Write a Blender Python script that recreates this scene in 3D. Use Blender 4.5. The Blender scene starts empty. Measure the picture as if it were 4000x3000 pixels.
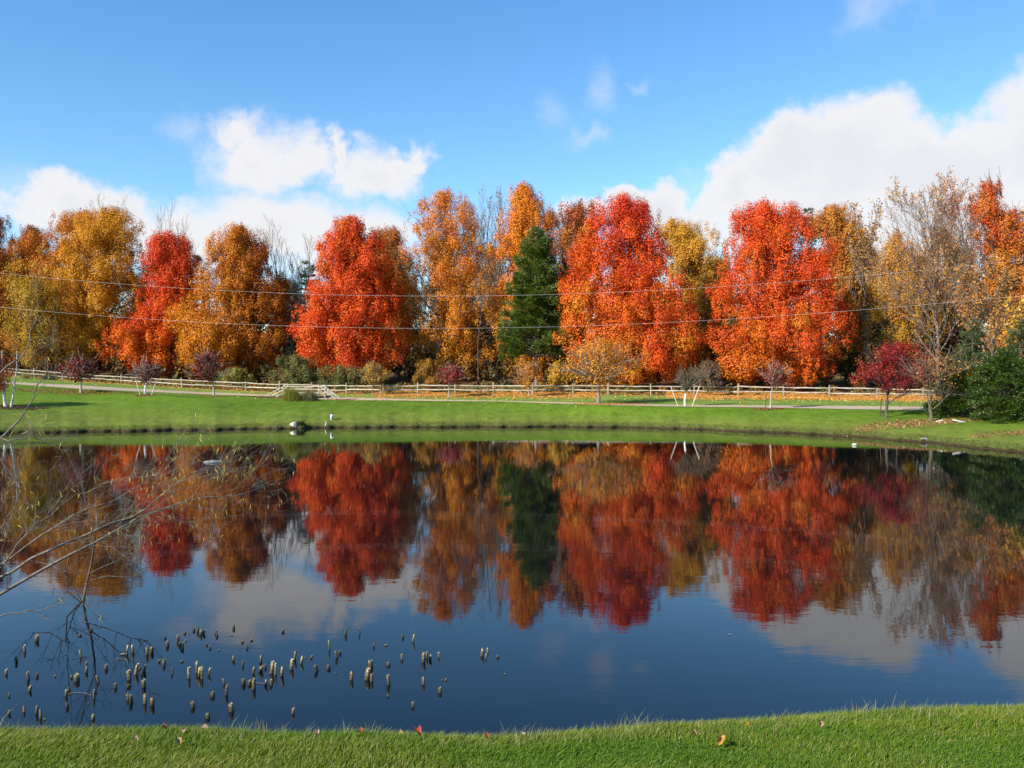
import bpy, math
import numpy as np
from mathutils import Vector

# ---------------------------------------------------------------- camera, sky, sun, exposure
SC = bpy.context.scene
COL = SC.collection
FPX = 3464.0            # focal length in pixels of the 4000 px wide photograph
HOR = 1480.0            # horizon row
EYE = 3.25              # metres above the water
S = 4000 / 2212.0       # outlines below are noted in a 2212 px wide copy

cam_d = bpy.data.cameras.new("camera")
cam_d.sensor_width = 36.0
cam_d.lens = 36.0 * FPX / 4000.0
cam_d.shift_y = -(1500 - HOR) / 4000.0
cam_d.clip_start = 0.05
cam_d.clip_end = 5000
cam = bpy.data.objects.new("camera", cam_d)
COL.objects.link(cam)
cam.location = (0, 0, EYE)
cam.rotation_euler = (math.radians(90), 0, 0)
SC.camera = cam

SUN_EL = math.radians(31)
SUN_TO = Vector((-0.80, -0.60))          # ground direction towards the sun
SUN_TO.normalize()
sd = bpy.data.lights.new("sun", 'SUN')
sd.energy = 5.0
sd.angle = math.radians(0.5)
sd.color = (1.0, 0.93, 0.82)
so = bpy.data.objects.new("sun", sd)
COL.objects.link(so)
tosun = Vector((SUN_TO.x * math.cos(SUN_EL), SUN_TO.y * math.cos(SUN_EL), math.sin(SUN_EL)))
so.rotation_euler = tosun.to_track_quat('Z', 'Y').to_euler()
so.location = (-40, -40, 60)

SC.view_settings.view_transform = 'Standard'
SC.view_settings.look = 'None'
SC.view_settings.exposure = 0.7
SC.view_settings.gamma = 1.0
SC.cycles.max_bounces = 6
SC.cycles.diffuse_bounces = 3
SC.cycles.glossy_bounces = 3
SC.cycles.transmission_bounces = 3
SC.cycles.transparent_max_bounces = 4
SC.cycles.caustics_reflective = False
SC.cycles.caustics_refractive = False

W = bpy.data.worlds.new("World")
SC.world = W
W.use_nodes = True
wt = W.node_tree
wt.nodes.clear()


def link(t, a, b):
    t.links.new(a, b)


def node(t, kind, **kw):
    n = t.nodes.new(kind)
    for k, v in kw.items():
        setattr(n, k, v)
    return n


def mth(t, op, a, b=None, c=None, clamp=False):
    n = node(t, 'ShaderNodeMath', operation=op, use_clamp=clamp)
    for i, v in enumerate((a, b, c)):
        if v is None:
            continue
        if hasattr(v, 'is_output'):
            link(t, v, n.inputs[i])
        else:
            n.inputs[i].default_value = v
    return n.outputs[0]


def vmth(t, op, a, b):
    n = node(t, 'ShaderNodeVectorMath', operation=op)
    for i, v in enumerate((a, b)):
        if v is None:
            continue
        if hasattr(v, 'is_output'):
            link(t, v, n.inputs[i])
        else:
            n.inputs[i].default_value = v
    return n.outputs['Value'] if op == 'LENGTH' else n.outputs[0]


def noise(t, vec, scale, detail=4.0, rough=0.55):
    n = node(t, 'ShaderNodeTexNoise')
    n.inputs['Scale'].default_value = scale
    n.inputs['Detail'].default_value = detail
    n.inputs['Roughness'].default_value = rough
    if vec is not None:
        link(t, vec, n.inputs['Vector'])
    return n


def smooth(t, v, a, b, lo=0.0, hi=1.0):
    n = node(t, 'ShaderNodeMapRange', interpolation_type='SMOOTHSTEP')
    link(t, v, n.inputs['Value'])
    for k, x in (('From Min', a), ('From Max', b), ('To Min', lo), ('To Max', hi)):
        n.inputs[k].default_value = x
    return n.outputs['Result']


def mixc(t, f, a, b, blend='MIX'):
    n = node(t, 'ShaderNodeMix', data_type='RGBA', blend_type=blend)
    for s, v in ((n.inputs[0], f), (n.inputs[6], a), (n.inputs[7], b)):
        if hasattr(v, 'is_output'):
            link(t, v, s)
        elif isinstance(v, (int, float)):
            s.default_value = v
        else:
            s.default_value = (*v, 1.0)
    return n.outputs[2]


sky = node(wt, 'ShaderNodeTexSky', sky_type='NISHITA')
sky.sun_disc = False
sky.sun_elevation = SUN_EL
sky.sun_rotation = math.atan2(SUN_TO.x, SUN_TO.y) % (2 * math.pi)
sky.air_density = 1.0
sky.dust_density = 0.05
sky.ozone_density = 2.2
hs = node(wt, 'ShaderNodeHueSaturation')
hs.inputs['Saturation'].default_value = 1.26
hs.inputs['Value'].default_value = 1.45
link(wt, sky.outputs[0], hs.inputs['Color'])
tc = node(wt, 'ShaderNodeTexCoord')
sep = node(wt, 'ShaderNodeSeparateXYZ')
link(wt, tc.outputs['Generated'], sep.inputs[0])
az = mth(wt, 'ARCTAN2', sep.outputs[0], sep.outputs[1])
el = mth(wt, 'ARCSINE', sep.outputs[2])
comb = node(wt, 'ShaderNodeCombineXYZ')
link(wt, az, comb.inputs[0])
link(wt, el, comb.inputs[1])
base_v = comb.outputs[0]
n1 = noise(wt, base_v, 9.0, 5.0, 0.6)
n1b = noise(wt, base_v, 34.0, 4.0, 0.6)
off1 = vmth(wt, 'MULTIPLY', vmth(wt, 'SUBTRACT', n1.outputs['Color'], (0.5, 0.5, 0.5)), (0.13, 0.09, 0.0))
off2 = vmth(wt, 'MULTIPLY', vmth(wt, 'SUBTRACT', n1b.outputs['Color'], (0.5, 0.5, 0.5)), (0.04, 0.035, 0.0))
warp = vmth(wt, 'ADD', vmth(wt, 'ADD', base_v, off1), off2)


def dirn(xd, yd):
    u = (xd * S - 2000) / FPX
    v = (HOR - yd * S) / FPX
    return math.atan(u), math.atan(v / math.sqrt(1 + u * u))


def cloud_field(blobs):
    cur = None
    for xd, yd, rx, ry, st in blobs:
        a, e = dirn(xd, yd)
        ra = rx * S / FPX
        re = ry * S / FPX
        ln = vmth(wt, 'LENGTH', vmth(wt, 'MULTIPLY', vmth(wt, 'SUBTRACT', warp, (a, e, 0)), (1 / ra, 1 / re, 0)), None)
        q = mth(wt, 'MULTIPLY_ADD', ln, -st, st)
        cur = q if cur is None else mth(wt, 'MAXIMUM', cur, q)
    return cur


CLOUDS = [  # x, y, half width, half height, strength: heaped clouds low over the trees
    (570, 350, 135, 115, .66), (520, 275, 75, 62, .5), (640, 350, 80, 75, .62), (800, 370, 130, 78, .74),
    (880, 340, 60, 45, .7), (715, 330, 34, 60, .7),
    (130, 450, 100, 75, .9), (250, 470, 120, 75, .8), (400, 505, 180, 80, .72), (620, 510, 270, 105, .66), (780, 515, 120, 80, .62),
    (1430, 455, 115, 75, 1.2), (1350, 440, 75, 48, 1.0), (1240, 450, 70, 40, .7), (1520, 480, 90, 60, .9),
    (1600, 400, 90, 100, 1.0), (1700, 360, 130, 125, 1.15), (1850, 360, 170, 150, 1.2), (2010, 370, 170, 120, 1.2),
    (2110, 355, 140, 135, 1.2), (2250, 325, 170, 160, 1.25), (1720, 480, 240, 90, .75), (2000, 520, 300, 120, .7),
    (2450, 380, 260, 170, 1.0), (2800, 450, 240, 120, 1.0), (-300, 470, 220, 80, .9), (-700, 420, 260, 120, 1.0)]
WISPS = [(1290, 185, 60, 60, .8), (1265, 290, 75, 28, .9), (1200, 240, 50, 60, .5), (1390, 160, 34, 20, .6), (1890, 15, 95, 55, .9),
         (400, 262, 70, 34, .7), (1960, 0, 80, 40, .6), (1500, 385, 40, 50, .6), (20, 400, 80, 70, .5)]
dens = cloud_field(CLOUDS)
n2 = noise(wt, base_v, 24.0, 8.0, 0.62)
dens = mth(wt, 'MULTIPLY_ADD', mth(wt, 'SUBTRACT', n2.outputs[0], 0.5), 0.42, dens)
cmask = smooth(wt, dens, -0.05, 0.42, 0.0, 0.97)
wisp = cloud_field(WISPS)
wisp = mth(wt, 'MULTIPLY_ADD', mth(wt, 'SUBTRACT', n2.outputs[0], 0.5), 1.0, wisp)
wmask = smooth(wt, wisp, -.1, 1.0, 0.0, 0.36)
mask = mth(wt, 'MAXIMUM', cmask, wmask)
n3 = noise(wt, vmth(wt, 'MULTIPLY', warp, (1, 1.6, 1)), 11.0, 4.0, 0.5)
deep = smooth(wt, mth(wt, 'ADD', dens, mth(wt, 'SUBTRACT', n3.outputs[0], 0.5)), 0.35, 0.95)
ccol = mixc(wt, deep, (5.9, 5.85, 5.95), (5.35, 5.4, 5.6))  # denser parts greyer: cloud shading painted into the sky colour
skyc = mixc(wt, mask, hs.outputs[0], ccol)
bg = node(wt, 'ShaderNodeBackground')
bg.inputs['Strength'].default_value = 0.095
link(wt, skyc, bg.inputs['Color'])
wo = node(wt, 'ShaderNodeOutputWorld')
link(wt, bg.outputs[0], wo.inputs['Surface'])

# ---------------------------------------------------------------- helpers


def tag(o, label=None, cat=None, group=None, kind=None):
    for k, v in (('label', label), ('category', cat), ('group', group), ('kind', kind)):
        if v:
            o[k] = v
    return o


def thing(name, label, cat, loc, group=None):
    o = bpy.data.objects.new(name, None)
    o.empty_display_size = 0.2
    COL.objects.link(o)
    o.location = loc
    return tag(o, label, cat, group)


class MB:
    """collects geometry, builds ONE mesh object"""

    def __init__(self):
        self.v, self.loops, self.sizes, self.cols, self.n = [], [], [], [], 0

    def add(self, verts, faces, col=(1, 1, 1)):
        """faces (F,k) int array, col one colour or (F,3)"""
        verts = np.asarray(verts, float)
        faces = np.asarray(faces, int)
        self.v.append(verts)
        self.loops.append((faces + self.n).ravel())
        self.sizes.append(np.full(len(faces), faces.shape[1]))
        c = np.asarray(col, float)
        self.cols.append(np.broadcast_to(c, (len(faces), 3)))
        self.n += len(verts)

    def tube(self, pts, rad, n=6, col=(1, 1, 1), cap=True):
        pts = np.asarray(pts, float)
        k = len(pts)
        rad = np.broadcast_to(np.asarray(rad, float), (k,))
        tan = np.gradient(pts, axis=0)
        tan /= np.linalg.norm(tan, axis=1, keepdims=True) + 1e-12
        ref = np.where(np.abs(tan[:, 2:3]) < 0.9, np.array([[0, 0, 1.]]), np.array([[1., 0, 0]]))
        if np.ptp(np.abs(tan[:, 2])) > 0:
            ref = np.broadcast_to(ref[k // 2], tan.shape)
        a = np.cross(tan, ref)
        a /= np.linalg.norm(a, axis=1, keepdims=True) + 1e-9
        b = np.cross(tan, a)
        th = np.linspace(0, 2 * np.pi, n, endpoint=False)
        ring = a[:, None] * np.cos(th)[None, :, None] + b[:, None] * np.sin(th)[None, :, None]
        V = (pts[:, None] + ring * rad[:, None, None]).reshape(-1, 3)
        i = np.arange(k - 1)[:, None] * n
        j = np.arange(n)[None]
        F = np.stack([i + j, i + (j + 1) % n, i + n + (j + 1) % n, i + n + j], -1).reshape(-1, 4)
        self.add(V, F, col)
        if cap:
            self.add(V[:n], np.arange(n)[::-1][None], col)
            self.add(V[-n:], np.arange(n)[None], col)

    def box(self, c, s, rz=0.0, col=(1, 1, 1), top=1.0):
        x, y, z = np.asarray(s) / 2.0
        v = np.array([[-x, -y, -z], [x, -y, -z], [x, y, -z], [-x, y, -z], [-x * top, -y * top, z], [x * top, -y * top, z], [x * top, y * top, z], [-x * top, y * top, z]])
        cs, sn = math.cos(rz), math.sin(rz)
        v = v @ np.array([[cs, sn, 0], [-sn, cs, 0], [0, 0, 1]]) + np.asarray(c)
        self.add(v, [[0, 3, 2, 1], [4, 5, 6, 7], [0, 1, 5, 4], [1, 2, 6, 5], [2, 3, 7, 6], [3, 0, 4, 7]], col)

    def build(self, name, mat, parent=None, smoothf=False):
        me = bpy.data.meshes.new(name)
        V = np.concatenate(self.v)
        if parent is not None:
            V = V - np.array(parent.location)
        L = np.concatenate(self.loops)
        Z = np.concatenate(self.sizes)
        me.vertices.add(len(V))
        me.vertices.foreach_set('co', V.astype(np.float32).ravel())
        me.loops.add(len(L))
        me.loops.foreach_set('vertex_index', L.astype(np.int32))
        me.polygons.add(len(Z))
        me.polygons.foreach_set('loop_start', np.concatenate([[0], np.cumsum(Z)[:-1]]).astype(np.int32))
        if smoothf:
            me.polygons.foreach_set('use_smooth', np.ones(len(Z), bool))
        me.update(calc_edges=True)
        C = np.concatenate(self.cols)
        at = me.attributes.new('Col', 'FLOAT_COLOR', 'FACE')
        at.data.foreach_set('color', np.concatenate([C, np.ones((len(C), 1))], 1).astype(np.float32).ravel())
        me.materials.append(mat)
        o = bpy.data.objects.new(name, me)
        COL.objects.link(o)
        if parent is not None:
            o.parent = parent
        return o


def unit(a):
    return a / (np.linalg.norm(a, axis=-1, keepdims=True) + 1e-9)


def kites(mb, pos, nrm, size, aspect, col, rng, fold=0.25):
    """leaf shaped quads: pos (N,3) centre, nrm (N,3) facing, size length, aspect width/length"""
    n = len(pos)
    r = unit(rng.normal(size=(n, 3)))
    u = unit(np.cross(nrm, r))
    w = np.cross(nrm, u)
    L = np.broadcast_to(np.asarray(size, float), (n,))[:, None]
    A = np.broadcast_to(np.asarray(aspect, float), (n,))[:, None]
    V = np.stack([pos - u * L * .5, pos + w * L * A * .5 - u * L * .05 + nrm * L * fold * .4,
                  pos + u * L * .5, pos - w * L * A * .5 - u * L * .05 + nrm * L * fold * .4], 1).reshape(-1, 3)
    mb.add(V, np.arange(n * 4).reshape(-1, 4), col)


def needles(mb, pos, d, size, width, col, rng):
    """narrow quads along direction d"""
    n = len(pos)
    u = unit(d)
    w = unit(np.cross(u, unit(rng.normal(size=(n, 3)))))
    L = np.broadcast_to(np.asarray(size, float), (n,))[:, None]
    Wd = np.broadcast_to(np.asarray(width, float), (n,))[:, None]
    V = np.stack([pos - w * Wd * .25, pos + w * Wd * .5 + u * L * .4, pos + u * L, pos - w * Wd * .5 + u * L * .4], 1).reshape(-1, 3)
    mb.add(V, np.arange(n * 4).reshape(-1, 4), col)


def pt(px, py, Y):
    """point at depth Y seen at native pixel (px, py)"""
    return np.array([(px - 2000) / FPX * Y, Y, EYE - (py - HOR) / FPX * Y])


# ---------------------------------------------------------------- materials


def material(name):
    m = bpy.data.materials.new(name)
    m.use_nodes = True
    t = m.node_tree
    p = t.nodes['Principled BSDF']
    return m, t, p


def attr_col(t):
    n = node(t, 'ShaderNodeAttribute', attribute_name='Col')
    return n.outputs['Color']


def leaf_mat(name, trans=0.35, gloss=0.06):
    m, t, p = material(name)
    t.nodes.remove(p)
    c = attr_col(t)
    d = node(t, 'ShaderNodeBsdfDiffuse')
    link(t, c, d.inputs[0])
    tr = node(t, 'ShaderNodeBsdfTranslucent')
    link(t, c, tr.inputs[0])
    mx = node(t, 'ShaderNodeMixShader')
    mx.inputs[0].default_value = trans
    link(t, d.outputs[0], mx.inputs[1])
    link(t, tr.outputs[0], mx.inputs[2])
    g = node(t, 'ShaderNodeBsdfGlossy')
    g.inputs['Roughness'].default_value = 0.45
    mx2 = node(t, 'ShaderNodeMixShader')
    mx2.inputs[0].default_value = gloss
    link(t, mx.outputs[0], mx2.inputs[1])
    link(t, g.outputs[0], mx2.inputs[2])
    link(t, mx2.outputs[0], t.nodes['Material Output'].inputs['Surface'])
    return m


def bark_mat(name, c1, c2, scale=6.0, stretch=(1, 1, .2), bump=0.02, rough=0.9):
    m, t, p = material(name)
    tc = node(t, 'ShaderNodeTexCoord')
    v = vmth(t, 'MULTIPLY', tc.outputs['Object'], stretch)
    n = noise(t, v, scale, 6, 0.65)
    f = smooth(t, n.outputs[0], .35, .65)
    link(t, mixc(t, 1.0, mixc(t, f, c1, c2), attr_col(t), 'MULTIPLY'), p.inputs['Base Color'])
    p.inputs['Roughness'].default_value = rough
    b = node(t, 'ShaderNodeBump')
    b.inputs['Distance'].default_value = bump
    b.inputs['Strength'].default_value = 0.8
    link(t, n.outputs[0], b.inputs['Height'])
    link(t, b.outputs[0], p.inputs['Normal'])
    return m


LEAF = leaf_mat('autumn leaf', 0.15, 0.015)
NEEDLE = leaf_mat('conifer needle', 0.15, 0.05)
GRASS = leaf_mat('grass blade', 0.34, 0.012)
LITTER = leaf_mat('fallen leaf', 0.1, 0.02)
BARK = bark_mat('dark bark', (.055, .042, .034), (.13, .105, .085))
GREYBARK = bark_mat('grey bark', (.15, .125, .10), (.28, .245, .20))
MAUVEBARK = bark_mat('twig bark', (.15, .10, .068), (.26, .19, .14))
BROWNBARK = bark_mat('brown bark', (.10, .075, .05), (.19, .15, .10))
PALEBARK = bark_mat('pale bark', (.27, .23, .18), (.45, .39, .32))
WHITEBARK = bark_mat('white birch bark', (.25, .22, .2), (.78, .75, .72), 9.0, (.5, .5, 3))
RAILWOOD = bark_mat('weathered rail', (.30, .245, .175), (.58, .51, .41), 5.0, (.25, 1, 2), 0.01)
POSTWOOD = bark_mat('weathered post', (.20, .165, .115), (.42, .36, .27), 6.0, (1, 1, .15), 0.01)
STAKEWOOD = bark_mat('sawn stake', (.46, .40, .31), (.64, .58, .47), 8.0, (1, 1, .15), 0.003)
STUBWOOD = bark_mat('mossy pond stake', (.05, .042, .016), (.36, .30, .16), 60.0, (1, 1, .12), 0.004, .75)
WILLOWBARK = bark_mat('willow bark', (.085, .068, .05), (.21, .18, .14), 20.0, (1, 1, 1), 0.003)
WRAP = bark_mat('white trunk wrap', (.74, .74, .76), (.86, .86, .88), 10.0, (1, 1, 3), 0.002)


def plain(name, c, rough=0.6, var=0.15, scale=20.0):
    m, t, p = material(name)
    tc = node(t, 'ShaderNodeTexCoord')
    n = noise(t, tc.outputs['Object'], scale, 5)
    a = tuple(x * (1 - var) for x in c)
    b = tuple(min(1, x * (1 + var)) for x in c)
    link(t, mixc(t, smooth(t, n.outputs[0], .3, .7), a, b), p.inputs['Base Color'])
    p.inputs['Roughness'].default_value = rough
    return m


CREAM = plain('cream plastic', (.60, .56, .40), .5)
WHITE = plain('white paint', (.8, .8, .82), .5)
GREYP = plain('grey plastic', (.17, .175, .19), .85)
STONE = plain('grey stone', (.36, .32, .30), .9, .35, 12.0)
METAL = plain('dark rod', (.06, .04, .035), .6)
WIREM = plain('bare aluminium wire', (.72, .70, .66), .45, .05)


def ground_mat():
    m, t, p = material('lawn')
    tc = node(t, 'ShaderNodeTexCoord')
    o = tc.outputs['Object']
    st = vmth(t, 'MULTIPLY', o, (.35, 1, 1))
    n1 = noise(t, st, .55, 5, .6)
    n2 = noise(t, o, 7.0, 4, .7)
    n3 = noise(t, st, .12, 3, .5)
    c = attr_col(t)
    n5 = noise(t, vmth(t, 'MULTIPLY', o, (.8, .35, 1)), 2.6, 5, .75)
    v = mth(t, 'ADD', mth(t, 'MULTIPLY', n1.outputs[0], .5), mth(t, 'MULTIPLY', n5.outputs[0], 1.1))
    v = mth(t, 'ADD', v, mth(t, 'MULTIPLY', n3.outputs[0], .5))
    k = mth(t, 'MULTIPLY_ADD', v, 1.5, -.50)
    kk = node(t, 'ShaderNodeCombineXYZ')
    for i in range(3):
        link(t, k, kk.inputs[i])
    base = mixc(t, 1.0, c, kk.outputs[0], 'MULTIPLY')
    straw = mixc(t, smooth(t, n2.outputs[0], .54, .75, 0, .4), base, (.30, .27, .09))
    link(t, straw, p.inputs['Base Color'])
    p.inputs['Roughness'].default_value = 1.0
    p.inputs['Specular IOR Level'].default_value = 0.1
    b = node(t, 'ShaderNodeBump')
    b.inputs['Distance'].default_value = 0.08
    b.inputs['Strength'].default_value = 0.7
    n4 = noise(t, o, 14.0, 3, .7)
    link(t, n4.outputs[0], b.inputs['Height'])
    link(t, b.outputs[0], p.inputs['Normal'])
    return m


LAWN = ground_mat()


def path_mat():
    m, t, p = material('gravel path')
    tc = node(t, 'ShaderNodeTexCoord')
    n = noise(t, tc.outputs['Object'], 6.0, 6, .7)
    n2 = noise(t, tc.outputs['Object'], .5, 3, .5)
    c = mixc(t, smooth(t, n.outputs[0], .3, .7), (.36, .265, .175), (.5, .385, .27))
    c = mixc(t, smooth(t, n2.outputs[0], .4, .7, 0, .4), c, (.33, .24, .16))
    link(t, c, p.inputs['Base Color'])
    p.inputs['Roughness'].default_value = 1.0
    return m


PATH = path_mat()


def water_mat():
    m, t, p = material('pond water')
    tc = node(t, 'ShaderNodeTexCoord')
    o = tc.outputs['Object']
    a = noise(t, vmth(t, 'MULTIPLY', o, (.8, 2.2, 1)), 1.1, 3, .55)
    b_ = noise(t, vmth(t, 'MULTIPLY', o, (1.0, 2.0, 1)), 5.0, 2, .5)
    big = noise(t, o, .09, 2, .5)
    h = mth(t, 'MULTIPLY_ADD', b_.outputs[0], .16, a.outputs[0])
    amp = smooth(t, big.outputs[0], .35, .7, .35, 1.0)
    h = mth(t, 'MULTIPLY', h, amp)
    b = node(t, 'ShaderNodeBump')
    b.inputs['Strength'].default_value = 1.0
    b.inputs['Distance'].default_value = 0.0019
    link(t, h, b.inputs['Height'])
    link(t, b.outputs[0], p.inputs['Normal'])
    murk = noise(t, o, .5, 4, .6)
    link(t, mixc(t, murk.outputs[0], (.0015, .003, .005), (.004, .006, .007)), p.inputs['Base Color'])
    p.inputs['Roughness'].default_value = 0.015
    p.inputs['IOR'].default_value = 1.33
    p.inputs['Specular IOR Level'].default_value = 0.5
    return m


WATER = water_mat()

# ---------------------------------------------------------------- ground
CP = np.array([-3000, -1500, -500, 0, 60, 325, 800, 1044, 1333, 1580, 1942, 2196, 2390, 2642, 2900, 3240, 3600, 4000, 4500, 5500, 7000], float)
C_EDGE = np.array([12, 20, 40, 52.5, 53.2, 54.3, 56.5, 57.6, 59, 59.6, 60, 60, 59.6, 58, 54.9, 51.3, 45.6, 38.6, 30, 20, 12])
C_CR = np.array([50, 58, 68, 75, 75, 75.8, 66, 67.6, 68.2, 68, 68.2, 66.4, 64.5, 63.6, 61.8, 58.6, 56.2, 54, 46, 40, 36])
Z_CR = np.array([2.4, 2.4, 2.5, 2.62, 2.58, 2.36, 1.71, 1.65, 1.62, 1.58, 1.52, 1.39, 1.30, 1.27, 1.24, 1.24, 1.21, 1.2, 1.2, 1.2, 1.2])
C_PN = np.array([54, 62, 72, 79, 79, 79, 87, 83.5, 80, 77, 73, 71, 69, 66, 63, 59.5, 57, 56, 50, 45, 40])
Z_PN = np.array([2.5, 2.6, 2.7, 2.82, 2.77, 2.34, 1.74, 1.59, 1.33, 1.36, 1.35, 1.26, 1.2, 1.19, 1.23, 1.24, 1.23, 1.25, 1.3, 1.3, 1.3])
C_PF = np.array([58, 66, 76, 82.5, 82.5, 82.5, 91, 87, 83, 80, 76, 74, 72, 69, 66, 62.5, 60, 59, 53, 48, 43])
Z_PF = np.array([2.7, 2.8, 2.9, 2.97, 2.92, 2.61, 1.86, 1.69, 1.52, 1.43, 1.37, 1.29, 1.25, 1.22, 1.28, 1.34, 1.36, 1.4, 1.4, 1.4, 1.4])
C_FE = np.array([70, 80, 95, 105, 105, 104, 97, 93, 88.5, 86, 84, 83, 82.5, 82, 80, 78, 76, 75, 70, 64, 58])
Z_FE = np.array([3.4, 3.5, 3.6, 3.75, 3.6, 2.9, 2.13, 1.9, 1.74, 1.76, 1.79, 1.79, 1.77, 1.71, 1.72, 1.61, 1.49, 1.5, 1.8, 1.8, 1.8])
OFFS = np.array([-1.3, -.25, 0, .05, .3, .9])
OZ = np.array([-.6, -.12, -.03, .10, .19, .30])


def shore_jit(px):
    return .26 * np.sin(px * .021) + .17 * np.sin(px * .057 + 1) + .12 * np.sin(px * .13 + 2)


def profile(px):
    """control rows (Y list, Z list) for an array of pixel columns"""
    px = np.clip(px, CP[0], CP[-1])
    e = np.interp(px, CP, C_EDGE) + shore_jit(px)
    Ys = [e + o for o in OFFS]
    Zs = [np.full_like(e, z) for z in OZ]
    pn, zpn = np.interp(px, CP, C_PN), np.interp(px, CP, Z_PN)
    cr, zcr = np.interp(px, CP, C_CR), np.interp(px, CP, Z_CR)
    for t in (.15, .3, .45, .6, .75, .88, 1.0):
        y = e + .9 + (cr - e - .9) * t
        Ys.append(y)
        Zs.append(.30 + (zcr - .30) * (t + .05 * math.sin(math.pi * t)))
    Ys.append(cr * .6 + pn * .4)
    Zs.append(zcr * .6 + zpn * .4 - .04)
    Ys.append(pn)
    Zs.append(zpn)
    pf, zpf = np.interp(px, CP, C_PF), np.interp(px, CP, Z_PF)
    Ys.append((pn + pf) / 2)
    Zs.append((zpn + zpf) / 2 + .02)
    Ys.append(pf)
    Zs.append(zpf)
    fe, zfe = np.interp(px, CP, C_FE), np.interp(px, CP, Z_FE)
    for t in (.33, .66, 1.0):
        Ys.append(pf + (fe - pf) * t)
        Zs.append(zpf + (zfe - zpf) * t)
    for dy, dz in ((3, .12), (7, .3), (13, .65), (22, 1.2), (36, 3.2), (55, 6.5), (80, 9), (250, 12), (700, 14)):
        Ys.append(fe + dy)
        Zs.append(zfe + dz)
    return np.stack(Ys), np.stack(Zs)


I_PN, I_PF = 14, 16


def gz(X, Y):
    """ground height of the far shore"""
    px = np.atleast_1d(2000 + FPX * np.asarray(X, float) / np.asarray(Y, float))
    Yv = np.atleast_1d(np.asarray(Y, float))
    Ys, Zs = profile(px)
    out = Zs[-1].copy()
    for k in range(len(Ys) - 1):
        s = (Yv >= Ys[k]) & (Yv < Ys[k + 1])
        t = (Yv - Ys[k]) / (Ys[k + 1] - Ys[k])
        out = np.where(s, Zs[k] + (Zs[k + 1] - Zs[k]) * t, out)
    out = np.where(Yv < Ys[0], Zs[0], out)
    return out if np.ndim(X) else float(out[0])


def hit(px, py):
    """where the far shore is seen at native pixel (px, py)"""
    Y = np.linspace(30, 140, 2201)
    X = (px - 2000) / FPX * Y
    pr = HOR + (EYE - gz(X, Y)) / Y * FPX
    e = float(np.interp(px, CP, C_EDGE)) + .1
    ok = (Y > e) & (pr <= py)
    i = int(np.argmax(ok)) if ok.any() else int(np.argmin(np.abs(pr - py) + 99 * (Y < e)))
    return np.array([X[i], Y[i], gz(X[i], Y[i])])


cols = np.concatenate([np.arange(-3000, -300, 100), np.arange(-300, 4300, 14), np.arange(4300, 7001, 100)]).astype(float)
GY, GZ = profile(cols)
GX = (cols[None] - 2000) / FPX * GY
nr, nc = GY.shape
rg = np.random.default_rng(3)
mb = MB()
i = np.arange(nr - 1)[:, None] * nc
j = np.arange(nc - 1)[None]
F = np.stack([i + j, i + j + 1, i + nc + j + 1, i + nc + j], -1)
rowcol = np.zeros((nr - 1, 3))
green, yell, soil, litter = np.array([.092, .163, .010]), np.array([.135, .162, .025]), np.array([.045, .032, .016]), np.array([.22, .12, .04])
for k in range(nr - 1):
    if k < 3:
        c = soil
    elif k == 3:
        c = np.array([.10, .13, .03])
    elif k < I_PN:
        f = np.interp(k, [4, 5, 7, 9], [1, .85, .35, 0])
        c = yell * f + green * (1 - f)
    elif k < I_PF:
        c = litter
    elif k < I_PF + 3:
        c = np.array([.14, .22, .035])
    else:
        c = np.array([.13, .085, .032])
    rowcol[k] = c
FC = np.repeat(rowcol[:, None], nc - 1, 1)
mb.add(np.stack([GX, GY, GZ], -1).reshape(-1, 3), F.reshape(-1, 4), FC.reshape(-1, 3))
tag(mb.build('lawn', LAWN, smoothf=True), kind='structure')

mb = MB()
rows = [I_PN, I_PN + 1, I_PF]
k = len(cols)
V = np.concatenate([np.stack([GX[r], GY[r], GZ[r] + .014], -1) for r in rows])
i = np.arange(2)[:, None] * k
j = np.arange(k - 1)[None]
mb.add(V, np.stack([i + j, i + j + 1, i + k + j + 1, i + k + j], -1).reshape(-1, 4))
tag(mb.build('path', PATH, smoothf=True), kind='structure')

mb = MB()
mb.add([[-90, 2, 0], [90, 2, 0], [90, 62.5, 0], [-90, 62.5, 0]], [[0, 1, 2, 3]])
tag(mb.build('water', WATER), kind='structure')


def crest(X):
    X = np.asarray(X, float)
    return np.interp(X, [-30, -8, -6, -3.2, -2.53, -1.25, 0, .91, 1.4, 1.91, 2.71, 3.6, 6, 9, 30],
                     [20, 7.5, 5.6, 4.45, 4.39, 4.33, 4.31, 4.41, 4.51, 4.60, 4.70, 4.85, 5.2, 7, 22]) + .006 * np.sin(X * 3.1) + .006 * np.sin(X * 7.7 + 1)


def bz(X, Y):
    """height of the near bank"""
    d = np.asarray(Y, float) - crest(X)
    lump = .007 * np.sin(X * 2.3 + Y * 1.1) + .006 * np.sin(X * 5.1 - Y * 3.3)
    return np.interp(d, [-60, -6, -1.0, -.3, 0, .3, .9, 1.7, 2.4, 3.2, 60], [2.6, 1.75, 1.60, 1.565, 1.50, 1.36, .95, .4, .02, -.4, -3]) + lump


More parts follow.
